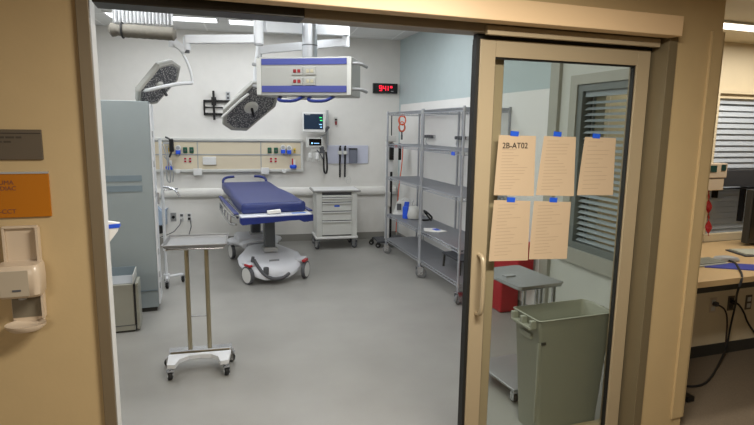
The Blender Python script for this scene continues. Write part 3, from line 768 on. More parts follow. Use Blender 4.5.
# glove box bracket on the room face of the front wall beside the jamb
Mf = Matrix.Rotation(A6, 4, 'Z')
q = Vector((-.412, 2.228, 1.15))
t = thing('wipes_packet', 'white packet with a bright blue flap just inside the left jamb', 'packet', Mf @ q, A6)
m = MB(); m.prism([(-.03, .0, .085), (.06, .0, .085), (.115, .0, .075), (.105, .0, .04), (.075, .0, .0), (.03, .0, -.02), (-.03, .0, -.02)], (0, .03, 0)); m.build('packet_body', 'paper_white', t)
m = MB(); m.box(.05, .118, -.004, .034, .052, .068, b=.002, M=Matrix.Rotation(R(-3), 4, 'Y')); m.build('blue_flap', 'bright_blue', t)
m = MB(); m.tube([(.0, -.004, .1), (.03, -.004, .105), (.06, -.004, .085), (.03, -.004, .05), (0, -.004, .04)], .008, 8, 1); m.build('pale_blue_fold', mat('pale_cloth', '#9fc4e8', .8), t)
MB().box(-.05, .0, .0, .03, -.03, .09, b=.004).build('holder', 'white_plastic', t)

# equipment pole behind the locker
t = thing('equipment_pole', 'thin white equipment pole on wheels beside the locker front', 'stand', (-.93, 5.55, 0))
m = MB(); m.cyl((0, 0, .1), (0, 0, 1.47), .015, n=12); m.build('pole', 'white_paint_metal', t, smooth=True)
m = MB(); m.box(-.02, .14, -.02, .02, .36, .385, b=.005); m.cyl((.0, 0, .07), (.0, 0, .12), .03); m.tube([(0, 0, .09), (.1, .06, .09), (.14, .1, .085)], .014, 8); m.tube([(0, 0, .09), (.02, -.12, .09)], .014, 8); m.tube([(0, 0, .09), (-.03, .14, .085)], .014, 8)
m.build('base', 'white_paint_metal', t)
caster(t, .14, .1, .032, m_wheel='black_rubber'); caster(t, .02, -.12, .032); caster(t, -.03, .14, .032)
m = MB(); m.tube([(0, 0, 1.0), (.08, 0, .99), (.13, 0, .96), (.16, -.01, .9)], .01, 8, 1); m.tube([(0, 0, .97), (.08, .02, .97), (.14, .02, .98)], .008, 8, 1); m.build('arm', 'chrome', t)
m = MB(); m.tube([(.02, .01, 1.42), (.07, -.01, 1.25), (.04, -.02, 1.08), (.09, -.02, 1.02), (.07, 0, 1.3), (.06, 0, 1.4)], .007, 6, 2); m.tube([(.03, 0, 1.3), (.12, 0, 1.18), (.1, 0, 1.05)], .006, 6, 2); m.build('cable', 'grey_plastic', t, smooth=True)
t = thing('handheld_probe', 'black hanging probe clipped in front of the left end of the headwall', 'probe', bw(171.5, 148, 7.3))
m = MB(); m.tube([(-.07, 0, .14), (-.03, 0, .12), (.0, 0, .09)], .012, 8, 1); m.box(-.025, .03, -.03, .02, -.05, .12, b=.012); m.tube([(.0, -.0, -.04), (-.03, 0, -.12)], .012, 8)
m.build('body', 'black_plastic', t)
MB().box(-.1, .0, -.01, .14, .05, .07).build('bracket', 'grey_plastic', t)
t = thing('wall_bin', 'small pale blue-grey plastic bin on the back wall left of the outlets', 'bin', bw(163, 214, YB))
m = MB(); m.prism([(-.06, 0, -.13), (.05, 0, -.13), (.055, 0, .06), (.075, 0, .09), (.0, 0, .05), (-.06, 0, .12)], (0, -.12, 0)); m.build('body', mat('bin_blue', '#9fb0c4', .5), t)
t = thing('hose_reel', 'black rounded handle low on the wall at the locker edge', 'handle', bw(160.5, 229, YB))
MB().lathe([(.01, 0), (.05, 0), (.06, -.03), (.05, -.06), (.01, -.06)], (0, 0, 0), 18, 'y').build('knob', 'black_rubber', t, smooth=True)
for o_ in []: pass

# ================================================================ CEILING: curtain, lamps, boom, troffers
t = thing('privacy_curtain', 'bundled tan privacy curtain tied up under its white mesh near the ceiling', 'curtain', (-.86, 4.6, 0))
xa, xb = bw(109, 30, 4.6).x + .86, bw(176, 30, 4.6).x + .86
MB().box(xa - .5, xb + .02, -.012, .012, CEIL - .03, CEIL).build('ceiling_track', 'alu', t)
m = MB(); rings = []; n = 120
for i in range(n + 1):
    f = i / n; x = xa + .03 + (xb - xa - .05) * f; y = .03 * math.sin(f * PI * 2 * 16)
    rings.append([Vector((x, y, CEIL - .03)), Vector((x, y, 2.37)), Vector((x + .001, y + .002, 2.37)), Vector((x + .001, y + .002, CEIL - .03))])
m.loft(rings).build('mesh_top', 'curtain_mesh', t, smooth=True)
m = MB(); rings = []
for i in range(26):
    f = i / 25; x = xa + (xb - xa) * f; k = (.97 + .03 * math.sin(i * 2.1)) * (.55 if i in (0, 25) else 1) * (.8 if i in (3, 4) else 1)
    rings.append([Vector((x, .06 * k * math.cos(a), 2.315 - .012 * f + .052 * k * math.sin(a))) for a in [2 * PI * j / 16 for j in range(16)]])
m.loft(rings); o = m.build('fabric_bundle', 'curtain_fabric', t, smooth=True)
m = MB(); xx = xa + (xb - xa) * .2; m.tube([(xx, .062 * math.cos(a), 2.315 + .055 * math.sin(a)) for a in [2 * PI * j / 16 for j in range(17)]], .008, 6); m.build('tie', 'black_rubber', t)

YL = 4.9
def P(x, y, Y=YL): return bw(x, y, Y)
# shared ceiling column for the lamps
def arm(m, a, b, h, w=.05):
    d = (b - a).normalized(); s = d.cross(Vector((0, 0, 1))).normalized() * w / 2; u = s.cross(d).normalized() * h / 2
    m.loft([[p + s + u, p + s - u, p - s - u, p - s + u] for p in (a, b)])
t = thing('ceiling_column', 'white ceiling column holding the arms of both surgical lights', 'column', (P(258.5, 30).x, YL, 0))
zb = P(258, 44).z
MB().cyl((0, 0, zb), (0, 0, CEIL), .042, n=20).build('tube', 'white_paint_metal', t, smooth=True)
MB().cyl((0, 0, zb - .012), (0, 0, zb), .036, n=20).build('end_cap', 'grey_plastic', t, smooth=True)
MB().cyl((0, 0, CEIL - .03), (0, 0, CEIL), .11, n=24).build('flange', 'white_plastic', t, smooth=True)

def head(parent_loc, n, u, L, Wd, label, knob=.09, hub=.075):
    n = Vector(n).normalized(); u = Vector(u); u = (u - n * u.dot(n)).normalized(); v = n.cross(u)
    t = thing('surgical_light', label, 'surgical light', parent_loc, 0, 'surgical lights on ceiling arms')
    pts = [(-1, -.28), (-.72, -.95), (.5, -1), (.98, -.45), (1, .35), (.62, 1), (-.6, .95), (-1, .35)]
    def ring(s, h): return [u * (a * L * s) + v * (b * Wd * s) + n * h for a, b in pts]
    MB().loft([ring(.8, -.06), ring(.97, -.045), ring(1, -.02), ring(1, .0), ring(.93, .012), ring(.86, .008)]).build('housing', 'boom_paint', t)
    MB().loft([ring(.86, .004), ring(.85, .010)]).build('lens_face', 'lamp_face', t)
    MB().loft([ring(.62, .010), ring(.6, .0115)]).build('inner_ring', mat('lens_dark', '#777a7c', .35), t) if False else None
    MB().cyl(n * .008, n * .03, hub, hub * .7, n=20).build('centre_hub', 'light_plastic', t, smooth=True)
    MB().cyl(n * .03, n * (.03 + knob) + u * -.02, .014, .012, n=12).build('sterile_handle', 'black_plastic', t, smooth=True)
    return t, n, u, v
c1 = P(159, 84)
t, n, u, v = head(c1, (.60, -.50, -.62), (.62, -.1, .78), .23, .14, 'tilted surgical light at left, hanging from a thin curved arm above the locker', .1, .035)
lc = lambda x, y: P(x, y) - c1
m = MB(); m.tube([lc(139, 91), lc(150, 91) + Vector((0, -.1, 0)), lc(165, 88) + Vector((0, -.14, 0)), lc(182, 84) + Vector((0, -.08, 0)), lc(192, 83)], .016, 8, 2)
m.build('yoke', 'white_paint_metal', t, smooth=True)
m = MB(); m.tube([lc(192.5, 83), lc(191, 72), lc(185.5, 58), lc(179, 48), lc(174, 46.5), lc(171.5, 46)], .011, 8, 2); m.cyl(lc(171, 47), lc(171, 38), .02, n=12)
m.build('curved_arm', 'white_paint_metal', t, smooth=True)
m = MB(); arm(m, lc(171, 39), lc(186, 51), .05, .045); m.build('spring_arm', 'white_paint_metal', t)
m = MB(); m.cyl(lc(187, 37), lc(187, 50), .032, n=16); m.build('joint', 'white_paint_metal', t, smooth=True)
MB().cyl(lc(187, 50), lc(187, 53), .022, n=14).build('joint_cap', 'grey_rubber', t)
m = MB(); arm(m, lc(186, 39.5), lc(254, 39), .065, .07); aa = m.build('horizontal_arm', 'white_paint_metal', t)

c2 = P(251, 107, 5.5)
t, n, u, v = head(c2, (.30, -.72, -.62), (.66, -.1, .75), .32, .20, 'large surgical light at centre, partly hidden by the hanging power boom', .1)
lc2 = lambda x, y, Y=5.5: P(x, y, Y) - c2
MB().tube([u * -.25 + v * .16 + n * .03, u * .0 + v * .185 + n * .05, u * .1 + v * .16 + n * .03], .012, 8, 1).build('grip_bar', 'white_plastic', t, smooth=True)
m = MB(); m.tube([lc2(258, 50, 5.6), lc2(256, 64, 5.6), lc2(255, 78, 5.6), lc2(256, 92, 5.58), n * -.06], .02, 8, 2); m.build('yoke', 'white_paint_metal', t, smooth=True)
m = MB(); arm(m, lc2(260, 50, 5.6), lc2(346, 42, 5.6), .075, .06); m.cyl(lc2(259, 44, 5.6), lc2(259, 57, 5.6), .03, n=14); m.build('spring_arm', 'white_paint_metal', t)
m = MB(); m.cyl(lc2(346, 26, 5.6), lc2(346, 47, 5.6), .035, n=16); m.build('joint', 'white_paint_metal', t, smooth=True)
m = MB(); arm(m, Vector((P(258.5, 30).x + .045, YL + .03, P(258, 26).z)) - c2, lc2(347, 31, 5.6), .085, .07); m.build('horizontal_arm', 'white_paint_metal', t)

# power boom
t = thing('power_boom', 'grey ceiling-hung power boom with blue stripes and red sockets', 'boom', (0.0, 4.88, 0), R(-23))
BI = t.matrix_basis.inverted() if False else (Matrix.Translation((0.0, 4.88, 0)) @ Matrix.Rotation(R(-23), 4, 'Z')).inverted()
bc = BI @ Vector((.475, 5.06, 0)); BX0 = .43
bz0, bz1 = 1.862, 2.185
m = MB(.43); m.box(-.43, .41, 0, .36, bz0, bz1, b=.01); m.build('body', 'boom_paint', t)
m = MB(.43); m.box(-.385, .37, -.006, .0, bz1 - .062, bz1 - .012); m.box(-.385, .37, -.006, 0, bz0 + .03, bz0 + .085); m.build('stripe', 'boom_stripe', t)
for xa_, xb_ in ((-.43, -.39), (.375, .41)): MB(.43).box(xa_, xb_, -.008, 0, bz0 + .01, bz1 - .01).build('corner_strip', 'light_plastic', t)
for i in range(2):
    for j in range(2):
        z = bz0 + .122 + j * .085; xx = -.115 + i * .115
        pl = MB(.43).box(xx, xx + .1, -.010, -.0, z - .032, z + .032, b=.002).build('socket_plate', 'boom_paint', t)
        m = MB(.43)
        for q in (0, 1): m.box(xx + .018 + q * .038, xx + .044 + q * .038, -.014, -.010, z - .014, z + .014, b=.004)
        m.build('socket', 'dark_red' if i == 0 else mat('ivory_socket', '#b7b096', .5), pl)
m = MB(.43); m.box(-.17, -.06, .02, .3, bz0 - .02, bz0); m.build('under_plate', 'white_plastic', t)
for xx in (-.25, .02):
    MB(.43).tube([(xx, .1, bz0), (xx, .02, bz0 - .03), (xx + .05, -.02, bz0 - .045), (xx + .16, -.02, bz0 - .045), (xx + .21, .0, bz0 - .02), (xx + .21, .1, bz0)], .014, 8, 1).build('pull_handle', 'blue_plastic', t, smooth=True)
for z in (bz1 - .05, bz0 + .06): MB(.43).tube([(.40, .05, z), (.47, .08, z), (.50, .2, z - .015)], .014, 8, 1).build('side_hook', 'grey_plastic', t, smooth=True)
for z in (bz1 - .06, bz0 + .08): MB(.43).tube([(-.42, .05, z), (-.49, .05, z + .01)], .014, 8).build('side_hook', 'grey_plastic', t)
MB(0).cyl((bc.x, bc.y, bz1), (bc.x, bc.y, CEIL), .068, n=28).build('column', 'alu', t, smooth=True)
MB(0).cyl((bc.x, bc.y, bz1 + .14), (bc.x, bc.y, bz1 + .15), .0695, n=28).build('column_ring', 'grey_rubber', t, smooth=True)
MB(0).cyl((bc.x, bc.y, CEIL - .04), (bc.x, bc.y, CEIL), .16, n=28).build('flange', 'white_plastic', t, smooth=True)

# troffers
def troffer(x, y, label, w=1.16, d=.28, watts=ROOM_W):
    t = thing('ceiling_light', label, 'ceiling light', (x, y, CEIL), 0, 'fluorescent ceiling lights in the room')
    m = MB(); m.box(-w / 2 - .02, w / 2 + .02, -d / 2 - .02, -d / 2, -.02, -.001); m.box(-w / 2 - .02, w / 2 + .02, d / 2, d / 2 + .02, -.02, -.001); m.box(-w / 2 - .02, -w / 2, -d / 2, d / 2, -.02, -.001); m.box(w / 2, w / 2 + .02, -d / 2, d / 2, -.02, -.001)
    m.build('frame', 'white_plastic', t)
    MB().box(-w / 2, w / 2, -d / 2, d / 2, -.012, -.002).build('diffuser', 'troffer_glow', t)
    area('light', (0, 0, -.03), w * .95, d * .95, watts, (.95, .98, 1.0), t)
    return t
troffer(-1.02, 6.68, 'leftmost bright ceiling light strip above the back of the room', watts=ROOM_W * .4)
troffer(.28, 6.72, 'bright ceiling light strip behind the ceiling columns', watts=ROOM_W * .8)
for i, (x, y) in enumerate(((-1.2, 4.2), (.35, 4.1), (-1.0, 5.5), (1.0, 5.5), (.9, 3.2), (-.4, 2.9))):
    troffer(x, y, 'ceiling light fixture above the door header, out of view', d=.45, watts=ROOM_W * (.55 if y < 3.6 else 1.18))

# ================================================================ WIRE SHELVING
SH = R(-85)
def shelving(label, loc, L, D, heights, group='chrome wire shelving units on the right wall'):
    t = thing('wire_shelving', label, 'shelving', loc, SH, group)
    for x in (0, L):
        for y in (0, D):
            m = MB(); m.cyl((x, y, .12), (x, y, 1.80), .0115, n=12)
            for k in range(1, 30): m.lathe([(.0127, .2 + k * .05), (.0138, .202 + k * .05), (.0127, .204 + k * .05)], (x, y, 0), 10)
            m.build('post', 'wire_chrome', t, smooth=True)
            cst = caster(t, x, y, .055, m_wheel='wheel_tpr', ang=R(25 if x else -30), w=.03)
    for h in heights:
        m = MB()
        for y in (0, D):
            m.cyl((0, y, h), (L, y, h), .004, n=6); m.cyl((0, y, h - .03), (L, y, h - .03), .004, n=6)
            k = 0; n = int(L / .03)
            for i in range(n): m.tube([(i * L / n, y, h - .03 if i % 2 else h), ((i + 1) * L / n, y, h if i % 2 else h - .03)], .0025, 4)
        for x in (0, L):
            m.cyl((x, 0, h), (x, D, h), .004, n=6); m.cyl((x, 0, h - .03), (x, D, h - .03), .004, n=6)
            n = int(D / .03)
            for i in range(n): m.tube([(x, i * D / n, h - .03 if i % 2 else h), (x, (i + 1) * D / n, h if i % 2 else h - .03)], .0025, 4)
        for y in [D * j / 3 for j in (1, 2)]: m.cyl((0, y, h - .004), (L, y, h - .004), .003, n=5)
        n = int(L / .02)
        for i in range(1, n): m.box(i * L / n - .003, i * L / n + .003, 0, D, h, h + .004)
        m.build('shelf', 'wire_chrome', t)
        for x in (0, L):
            for y in (0, D): MB().cyl((x, y, h - .035), (x, y, h + .006), .016, .0135, n=12).build('shelf_collar', 'grey_plastic', t, smooth=True)
    return t
HS = [1.785, 1.40, .99, .515, .2]
sh1 = shelving('far chrome wire shelving unit nearest the back corner', (1.575, 6.55, 0), 1.13, .42, HS)
sh2 = shelving('near chrome wire shelving unit beside the door edge', (1.575 + 1.165 * math.sin(R(5)), 6.55 - 1.165 * math.cos(R(5)), 0), .93, .45, HS)
SM = Matrix.Translation((1.605, 6.74, 0)) @ Matrix.Rotation(SH, 4, 'Z')
def shp(s, y, z): return SM @ Vector((s, y, z))
ZS = .519
# monitor device on shelf
t = thing('portable_monitor', 'white and blue portable monitor on the far shelf', 'monitor', shp(.27, .15, ZS), R(-22))
m = MB(); m.prism([(-.13, -.05, 0), (.10, -.05, 0), (.12, -.03, .17), (-.07, -.03, .17)], (0, .13, 0)); m.build('housing', 'white_plastic', t)
m = MB(); m.prism([(.0, -.056, .0), (.06, -.056, .0), (.08, -.036, .165), (.02, -.036, .165)], (0, .14, 0)); m.build('blue_band', 'bright_blue', t)
MB().box(-.075, -.02, -.06, -.04, .06, .14, M=Matrix.Rotation(R(0), 4, 'X')).build('screen', 'grey_rubber', t)
MB().tube([(-.05, .0, .165), (0, 0, .2), (.07, 0, .2), (.1, 0, .165)], .01, 8, 1).build('carry_handle', 'white_plastic', t, smooth=True)
t = thing('clear_bag', 'clear bag with blue trim lying beside the portable monitor on the shelf', 'bag', shp(.62, .16, ZS), R(-60))
m = MB(); m.lathe([(.02, .0), (.09, .01), (.1, .05), (.085, .11), (.05, .15), (.01, .16)], (0, 0, 0), 14); m.build('bag', 'light_plastic', t, smooth=True)
m = MB(); m.box(-.10, -.02, -.1, -.07, .0, .15, b=.008); m.build('blue_trim', 'bright_blue', t)
t = thing('stethoscope', 'coiled black tubing on the shelf behind the shelving posts', 'tubing', shp(.85, .24, ZS))
m = MB(); m.tube([(.05, 0, .01), (.0, .05, .08), (-.05, .02, .14), (.0, -.05, .1), (.06, -.02, .04), (.02, .04, .01), (-.06, .0, .02)], .011, 8, 2); m.build('tube', 'black_rubber', t, smooth=True)
# paper with blue mark on shelf 2
t = thing('paper_sheet', 'white sheet with a blue mark lying on the near shelf', 'paper', shp(1.36, .10, ZS + .001), R(-80))
m = MB(); m.prism([(-.12, -.06, 0), (.02, -.12, .0), (.14, -.02, .0), (.12, .1, .0), (-.08, .06, .0)], (0, 0, .004)); m.build('sheet', 'paper_white', t)
MB().box(-.04, .05, .0, .06, .004, .007).build('blue_mark', 'bright_blue', t)
t = thing('shelf_tag', 'small blue tag clipped to the near shelf edge', 'tag', shp(2.1, -.053, 1.375), SH)
MB().box(-.035, .035, -.004, .0, -.015, .018, b=.001).build('tag_card', 'bright_blue', t)
# black caddy trays low shelf
t = thing('step_stool', 'dark grey flat-topped step stool standing on the lowest near shelf', 'stool', shp(1.86, .2, .204), SH)
MB().box(-.2, .2, -.13, .15, .13, .15, b=.004).build('top', 'binder', t)
for x in (-.18, .18):
    for y in (-.11, .12): MB().tube([(x, y, .13), (x * 1.04, y * 1.05, .0)], .012, 8).build('leg', 'base_dark', t)
# wall gear behind shelf: suction valves
def valve(x, y, label, Xo=.46):
    q = on_plane(x, y, (math.cos(R(5)), math.sin(R(5)), 0), 1.966 * math.cos(R(5)) + 7.5 * math.sin(R(5)) - .014)
    t = thing('wall_valve', label, 'valve', q, SH, 'chrome wall valves behind the shelving')
    m = MB(); m.box(-.11, .11, -.03, 0, -.02, .02, b=.004); m.build('rail', 'chrome', t)
    m = MB()
    for k in (-.09, -.03, .04, .09): MB().cyl((k, -.03, 0), (k, -.06, 0), .018, n=10).build('knob', 'grey_rubber', t)
    MB().tube([(-.08, -.04, -.02), (-.08, -.05, -.08), (-.04, -.04, -.1)], .008, 6, 1).build('hose', 'grey_plastic', t)
valve(432, 136.5, 'chrome valve rail on the wall behind the upper middle shelf')
valve(464, 138, 'chrome valve rail on the wall at the upper right by the door edge')
valve(429, 234, 'chrome valve rail low on the wall behind the middle shelving posts')
valve(459, 245, 'chrome valve rail low on the wall above the dark step stool')
# orange coil
qf = lambda x, y, Y: bw(x, y, Y)
c0 = qf(402, 124, 6.75)
t = thing('orange_cord', 'orange coiled cord hanging in two loops at the top of the far shelving', 'cord', c0)
m = MB()
for dx, dz, rx, rz in ((0, .045, .05, .05), (.005, .05, .04, .065), (0, -.05, .045, .05), (.0, -.03, .035, .06)):
    m.tube([(dx + rx * math.cos(a), random.uniform(-.01, .01), dz + rz * math.sin(a)) for a in [2 * PI * k / 16 for k in range(17)]], .006, 6)
m.build('coil', 'orange_cord', t, smooth=True)
MB().tube([(0, .0, -.1), (.0, 0, -.16)], .01, 8).box(-.01, .01, -.01, .01, -.2, -.14).build('plug', 'grey_rubber', t)
tag(MB().tube([qf(403, 145, 6.7), qf(402, 165, 6.7), qf(399, 185, 6.72), qf(397, 210, 6.75), qf(396, 232, 6.8)], .006, 6, 2).build('hanging_cord', 'orange_cord', smooth=True), 'orange cord running straight down behind the far shelving', 'cord')
# rolling device behind far shelf
t = thing('rolling_vital_stand', 'tall white and black rail device on a dark wheeled base in the corner behind shelving', 'stand', (1.69, 6.98, 0))
m = MB(); m.box(-.03, .06, -.02, .03, .1, 1.5); m.build('mast', 'white_plastic', t)
m = MB(); m.box(.025, .055, -.034, -.021, .12, 1.02); m.box(.028, .04, -.03, -.02, 1.45, 1.76); m.build('black_rail', 'black_plastic', t)
m = MB(); m.box(.0, .16, -.09, -.03, 1.18, 1.4, b=.01); m.build('device', 'black_plastic', t)
m = MB(); m.box(.055, .115, -.1, -.09, 1.16, 1.4, b=.004); m.build('device_front', 'white_plastic', t)
MB().box(.06, .1, -.104, -.1, 1.34, 1.39).build('red_label', 'orange_cord', t)
m = MB(); m.box(-.05, .09, -.08, -.02, 1.42, 1.5, b=.01); m.build('top_module', 'light_plastic', t)
m = MB(); m.box(-.04, .03, -.05, -.02, .55, .75, b=.006); m.build('cable_box', 'light_plastic', t)
m = MB(); m.box(-.16, .22, -.16, .16, .075, .105, b=.01); m.box(.03, .22, -.1, .1, .105, .13, b=.01); m.build('base', 'binder', t)
for x, y in ((-.18, .1), (-.13, -.1), (.2, -.12), (.2, .12)): caster(t, x, y, .036, ang=R(70), w=.03, fork='black_plastic')

# red containers
def sidepos(s, y, z): return Vector(SIDE) + Matrix.Rotation(SR, 3, 'Z') @ Vector((s, y, z))
t = thing('red_waste_bin', 'red waste bin on the floor behind the steel table', 'bin', sidepos(3.2, -.12, 0), SR)
m = MB(); m.box(-.13, .12, -.09, .09, 0, .3, b=.015); m.build('body', 'red_plastic', t)
MB().box(-.12, -.05, -.093, -.09, .05, .1).build('dark_mark', 'grey_rubber', t)
t = thing('sharps_container', 'wide red container mounted on the side wall above the red bin', 'container', sidepos(3.3, -.016, .33), SR)
m = MB(); m.box(-.2, .23, -.17, -.02, .0, .3, b=.01); m.build('body', 'red_plastic', t)
m = MB(); m.box(-.18, .21, -.02, 0, .03, .28); m.build('bracket', 'grey_plastic', t)
MB().box(-.205, .235, -.175, -.015, .3, .33, b=.008).build('lid', 'red_plastic', t)

# steel table and grey bin behind the glass
tb = Vector((1.42, 2.665, 0)); ta = Vector((-.035, .205, 0)).normalized()   # front corner, direction of the long edge
t = thing('steel_table', 'stainless steel utility table on casters seen through the glass door', 'table', tb, math.atan2(ta.y, ta.x) - PI / 2)
m = MB()
def rr2(x0, x1, y0, y1, r, z):
    pts = []
    for cx, cy, a0 in ((x1 - r, y0 + r, -90), (x1 - r, y1 - r, 0), (x0 + r, y1 - r, 90), (x0 + r, y0 + r, 180)):
        for k in range(5): a = R(a0 + 22.5 * k); pts.append(Vector((cx + r * math.cos(a), cy + r * math.sin(a), z)))
    return pts
m.loft([rr2(0, .31, 0, .43, .03, .70), rr2(-.004, .314, -.004, .434, .032, .708), rr2(0, .31, 0, .43, .03, .722)]); m.build('table_top', 'steel', t, smooth=True)
for x in (.19, .285):
    for y in (.05, .2): MB().cyl((x, y, .1), (x, y, .70), .011, .014, n=10).build('leg', 'chrome', t, smooth=True)
m = MB(); m.box(.0, .31, .0, .43, .09, .105, b=.004); m.build('lower_shelf', 'steel', t)
m = MB(); m.box(.31, .335, .03, .08, .705, .715); m.build('side_ear', 'steel', t)
for x in (.04, .27):
    for y in (.04, .39): caster(t, x, y, .03)
MB().box(.05, .12, .2, .24, .722, .73).build('clip', 'grey_plastic', t)

zb = .65; q = [fl(515, 307, zb), fl(583, 300, zb), fl(610, 312, zb), fl(545, 321, zb)]
cx = sum((p.x for p in q)) / 4; cy = sum((p.y for p in q)) / 4
t = thing('slim_waste_bin', 'tall grey-green slim rectangular bin behind the glass door', 'bin', (cx, cy, 0), R(7))
hw, hd = .235, .115
def br(s, z, k=0): return rr2(-hw * s - k, hw * s + k, -hd * s - k, hd * s + k, .02, z)
m = MB(); m.loft([br(.8, 0), br(.97, .59), br(1, .60), br(1.0, zb - .012), br(1, zb, .008), br(1, zb + .002), br(.97, zb - .01), br(.78, .03), br(.7, .025)])
m.build('body', 'bin_grey', t, smooth=True)
for s in (-1, 1):
    m = MB(); m.box(s * hw - (.0 if s > 0 else .035), s * hw + (.035 if s > 0 else 0), -.085, .085, zb - .055, zb - .04, b=.004)
    for y in (-.08, .0, .08): m.box(s * (hw + .015) - .017, s * (hw + .015) + .017, y - .012, y + .012, zb - .05, zb - .005, b=.004)
    m.build('grip_handle', 'bin_grey', t)
m = MB(); m.box(-hw * .995 - .004, -hw * .9, -.05, .05, zb - .12, zb - .09, b=.003); m.box(-hw * .99, -hw * .93, -hd - .001, -hd + .01, .1, zb - .12); m.build('molded_rib', 'bin_grey', t)
MB().box(-hw * .93, -hw * .8, -hd * .985 - .002, -hd * .985, zb - .13, zb - .115).build('emblem', 'base_dark', t)

# ================================================================ ALCOVE
ALC = Matrix.Rotation(A6, 4, 'Z')
def al(u, c, z): return ALC @ Vector((u, c, z))
t = thing('work_desk', 'light wood counter desk against the alcove knee wall', 'desk', al(0, 0, 0), A6)
m = MB(); m.prism([(2.64, 2.25, .705), (5.6, 2.32, .705), (5.6, 3.10, .705), (2.86, 3.10, .705)], (0, 0, .035)); m.build('counter_top', 'desk_wood', t)
m = MB(); m.prism([(2.74, 2.29, .655), (5.6, 2.36, .655), (5.6, 2.55, .655), (2.86, 2.55, .655)], (0, 0, .05)); m.build('under_edge_band', 'base_dark', t)  # dark band set below the counter's front edge
def alp(x, y, z): p = fl(x, y, z); return p
DZ = .741
t = thing('keyboard', 'grey-green computer keyboard at the left end of the wood desk', 'keyboard', alp(706, 263, DZ), A6 + R(2))
m = MB(); m.box(-.2, .11, -.075, .075, 0, .012, b=.004); m.build('base', 'keyboard_grey', t)
m = MB()
for i in range(14):
    for j in range(5): m.box(-.19 + i * .021, -.172 + i * .021, -.065 + j * .027, -.043 + j * .027, .012, .019)
m.build('keys', mat('keys', '#8f9288', .5), t)
t = thing('blue_folder', 'blue folder lying on the desk right of the keyboard', 'folder', alp(741, 267.5, DZ), A6 - R(6))
m = MB(); m.prism([(-.24, .04, 0), (.12, -.13, 0), (.3, -.04, 0), (-.1, .15, 0)], (0, 0, .005)); m.build('cover', 'blue_binder', t)
t = thing('computer_mouse', 'grey computer mouse beside the blue folder on the desk', 'mouse', alp(726, 260.5, DZ), A6 - R(30))
m = MB(); m.loft([[Vector((.085 * s * math.cos(a), .035 * s * math.sin(a), z)) for a in [2 * PI * k / 16 for k in range(16)]] for s, z in ((.9, 0), (1, .01), (.85, .025), (.4, .033))]); m.build('shell', 'grey_plastic', t, smooth=True)
t = thing('open_notebook', 'grey papers on a dark clipboard at the right end of the desk', 'clipboard', alp(752, 253.5, DZ), A6 + R(-14))
m = MB(); m.box(-.13, .2, -.1, .1, 0, .008, b=.003); m.build('board', 'binder', t)
MB().box(-.11, .2, -.085, .085, .008, .016).build('papers', 'keyboard_grey', t)
# monitor
p = al(4.16, 2.92, DZ)
t = thing('computer_monitor', 'black flat computer monitor on the desk at the photo edge', 'monitor', p, A6)
m = MB(); m.box(-.21, .3, -.02, .03, .02, .435, b=.006); m.build('screen_case', 'base_dark', t)
MB().box(-.195, .285, -.023, -.02, .06, .42).build('screen', 'screen_black', t)
m = MB(); m.box(-.02, .06, .03, .06, 0, .3); m.box(-.1, .14, -.06, .09, 0, .018, b=.005); m.build('stand', 'black_plastic', t)
# telephone/thermometer-like box hung on wall
t = thing('label_printer', 'cream wall-mounted device with dark green displays at the alcove window edge', 'device', al(3.66, 3.04, 1.165), A6)
m = MB(); m.box(-.09, .12, -.05, .04, .095, .205, b=.006); m.box(-.09, .105, -.045, .04, 0, .09, b=.006); m.build('housing', 'cream_plastic', t)
m = MB(); m.box(-.08, .01, -.053, -.05, .14, .19); m.box(.055, .1, -.053, -.05, .15, .195); m.build('display', 'printer_green', t)
m = MB(); m.box(-.09, .1, -.04, .03, .088, .097); m.build('slot', 'grey_rubber', t)
MB().box(-.04, .06, .04, .095, .05, .15).build('wall_mount', 'grey_plastic', t)
t = thing('red_strap', 'twisted red strap hanging below the cream device', 'strap', al(3.70, 3.06, 1.163), A6)
m = MB(); rings = []
for i in range(30):
    f = i / 29; a = f * 14; x = .0 + .05 * f; z = -.36 * f; w = .034
    dx, dy = w * math.cos(a) * .5, w * math.sin(a) * .5
    rings.append([Vector((x - .012 - dx * .4, -dy, z)), Vector((x + .012 + dx * .4, dy, z)), Vector((x + .012 + dx * .4, dy + .004, z)), Vector((x - .012 - dx * .4, -dy + .004, z))])
m.loft(rings).build('strap', 'red_plastic', t)
t = thing('file_binder', 'dark grey binder leaning on the window ledge above the monitor', 'binder', al(3.84, 3.06, 1.19), A6)
m = MB(); m.prism([(-.04, 0, .0), (.45, 0, -.02), (.45, 0, .12), (.02, 0, .12)], (0, .05, 0)); m.build('cover', 'binder', t)
m = MB(); m.prism([(-.1, .01, .05), (-.03, .01, .05), (.03, .01, .15), (-.12, .01, .16)], (0, .03, 0)); m.build('paper_edges', 'paper_white', t)
m = MB(); m.box(-.05, .45, .0, .05, -.03, -.02); m.box(.3, .32, .05, .09, -.3, .1); m.box(.0, .02, .05, .09, -.1, .1); m.build('ledge_bracket', 'black_plastic', t)
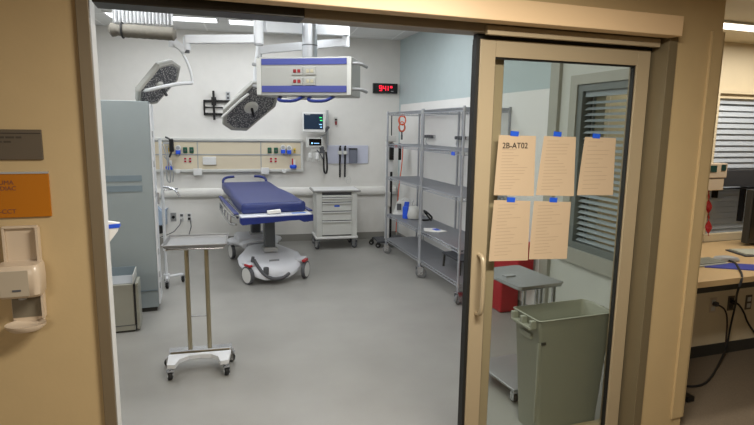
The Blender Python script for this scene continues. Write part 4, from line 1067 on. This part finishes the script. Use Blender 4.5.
# knee wall outlets
for i, (x, y, lab) in enumerate(((712.5, 305, 'pale outlet with grey cord under the desk, leftmost of three'), (730.5, 303, 'dark outlet with a black plug under the desk, middle of three'), (748, 302, 'dark framed outlet under the desk, rightmost of three'))):
    q = on_plane(x, y, (-math.sin(A6), math.cos(A6), 0), 2.72)
    t = thing('wall_receptacle', lab, 'outlet', q, A6)
    MB().box(-.03, .03, -.006, 0, -.055, .055, b=.002).build('plate', 'cream_plastic' if i == 0 else ('sign_grey'), t)
    MB().box(-.016, .016, -.010, -.006, .008, .04).box(-.016, .016, -.010, -.006, -.04, -.008).build('sockets', 'base_dark' if i == 1 else 'light_plastic', t)
    if i < 2: MB().box(-.014, .014, -.04, -.010, .0, .03, b=.004).build('plug', 'black_plastic' if i else 'grey_rubber', t)
def kw(x, y, off=.03): return on_plane(x, y, (-math.sin(A6), math.cos(A6), 0), 2.72 - off)
tag(MB().tube([kw(713, 304, .04), kw(719, 305), kw(726, 310), kw(727.5, 322), kw(726, 340), kw(726, 347)], .006, 6, 2).build('electric_cord', mat('brown_cord', '#3a2c26', .6), smooth=True), 'brown cord from the leftmost alcove outlet running down', 'cord')  # ordinary power cord from the alcove outlet
tag(MB().tube([kw(731, 302, .04), kw(738, 303), kw(744, 312), kw(747, 322), kw(757, 336)], .007, 6, 2).build('electric_cord', 'black_rubber', smooth=True), 'black cord from the middle alcove outlet curving right', 'cord')
e = kw(731, 330, .04)
tag(MB().tube([fl(721, 258.5, DZ + .008), fl(735, 262, DZ + .008), fl(738.5, 268, DZ + .008), fl(739, 275, DZ + .008) + Vector((0, -.03, 0)), al(3.02, 2.24, .66), kw(736, 303, .12), kw(730, 328, .08), kw(727, 347, .05), fl(717, 368, .012), fl(708, 382, .012), fl(698, 386.5, .012), fl(684, 386, .012)], .007, 6, 2).build('electric_cord', 'black_rubber', smooth=True), 'long black cord dropping from the desk edge to the carpet', 'cord')
t = thing('power_adapter', 'small black adapter lying on the carpet by the wall end', 'adapter', fl(686.5, 400, .003), A6)
m = MB(); m.box(-.03, .03, -.03, .03, 0, .035, b=.006); m.build('body', 'black_plastic', t)
MB().tube([(-.03, .01, .02), (-.04, .06, .015), (-.03, .1, .01)], .005, 6).build('lead', 'black_rubber', t)
# alcove ceiling light
q = fl(737, 26, 2.27)
t = thing('ceiling_light', 'long bright ceiling light strip in the alcove beyond the wall end', 'ceiling light', q + Vector((.5, .05, .005)), A6)
MB().box(-1.0, .9, -.075, .075, -.012, -.002).build('diffuser', 'warm_glow', t)
m = MB(); m.box(-1.02, .92, -.09, -.075, -.014, 0); m.box(-1.02, .92, .075, .09, -.014, 0); m.build('frame', 'white_plastic', t)
area('light', (.0, 0, -.02), 1.6, .14, ALC_W, (1, .95, .87), t)
# corridor lights, out of view; the right one placed to brighten the door wall
for u, c, lab in ((.92, .98, 'corridor ceiling light out of view near the door wall, right one'), (-1.2, -1.6, 'corridor ceiling light behind the photographer, left one')):
    t = thing('ceiling_light', lab, 'ceiling light', al(u, c, 2.27), A6)
    MB().box(-.5, .5, -.12, .12, -.012, -.002).build('diffuser', 'warm_glow', t)
    m = MB(); m.box(-.52, .52, -.14, -.12, -.014, 0); m.box(-.52, .52, .12, .14, -.014, 0); m.build('frame', 'white_plastic', t)
    area('light', (0, 0, -.02), .95, .22, CORR_W, (1, .95, .87), t)
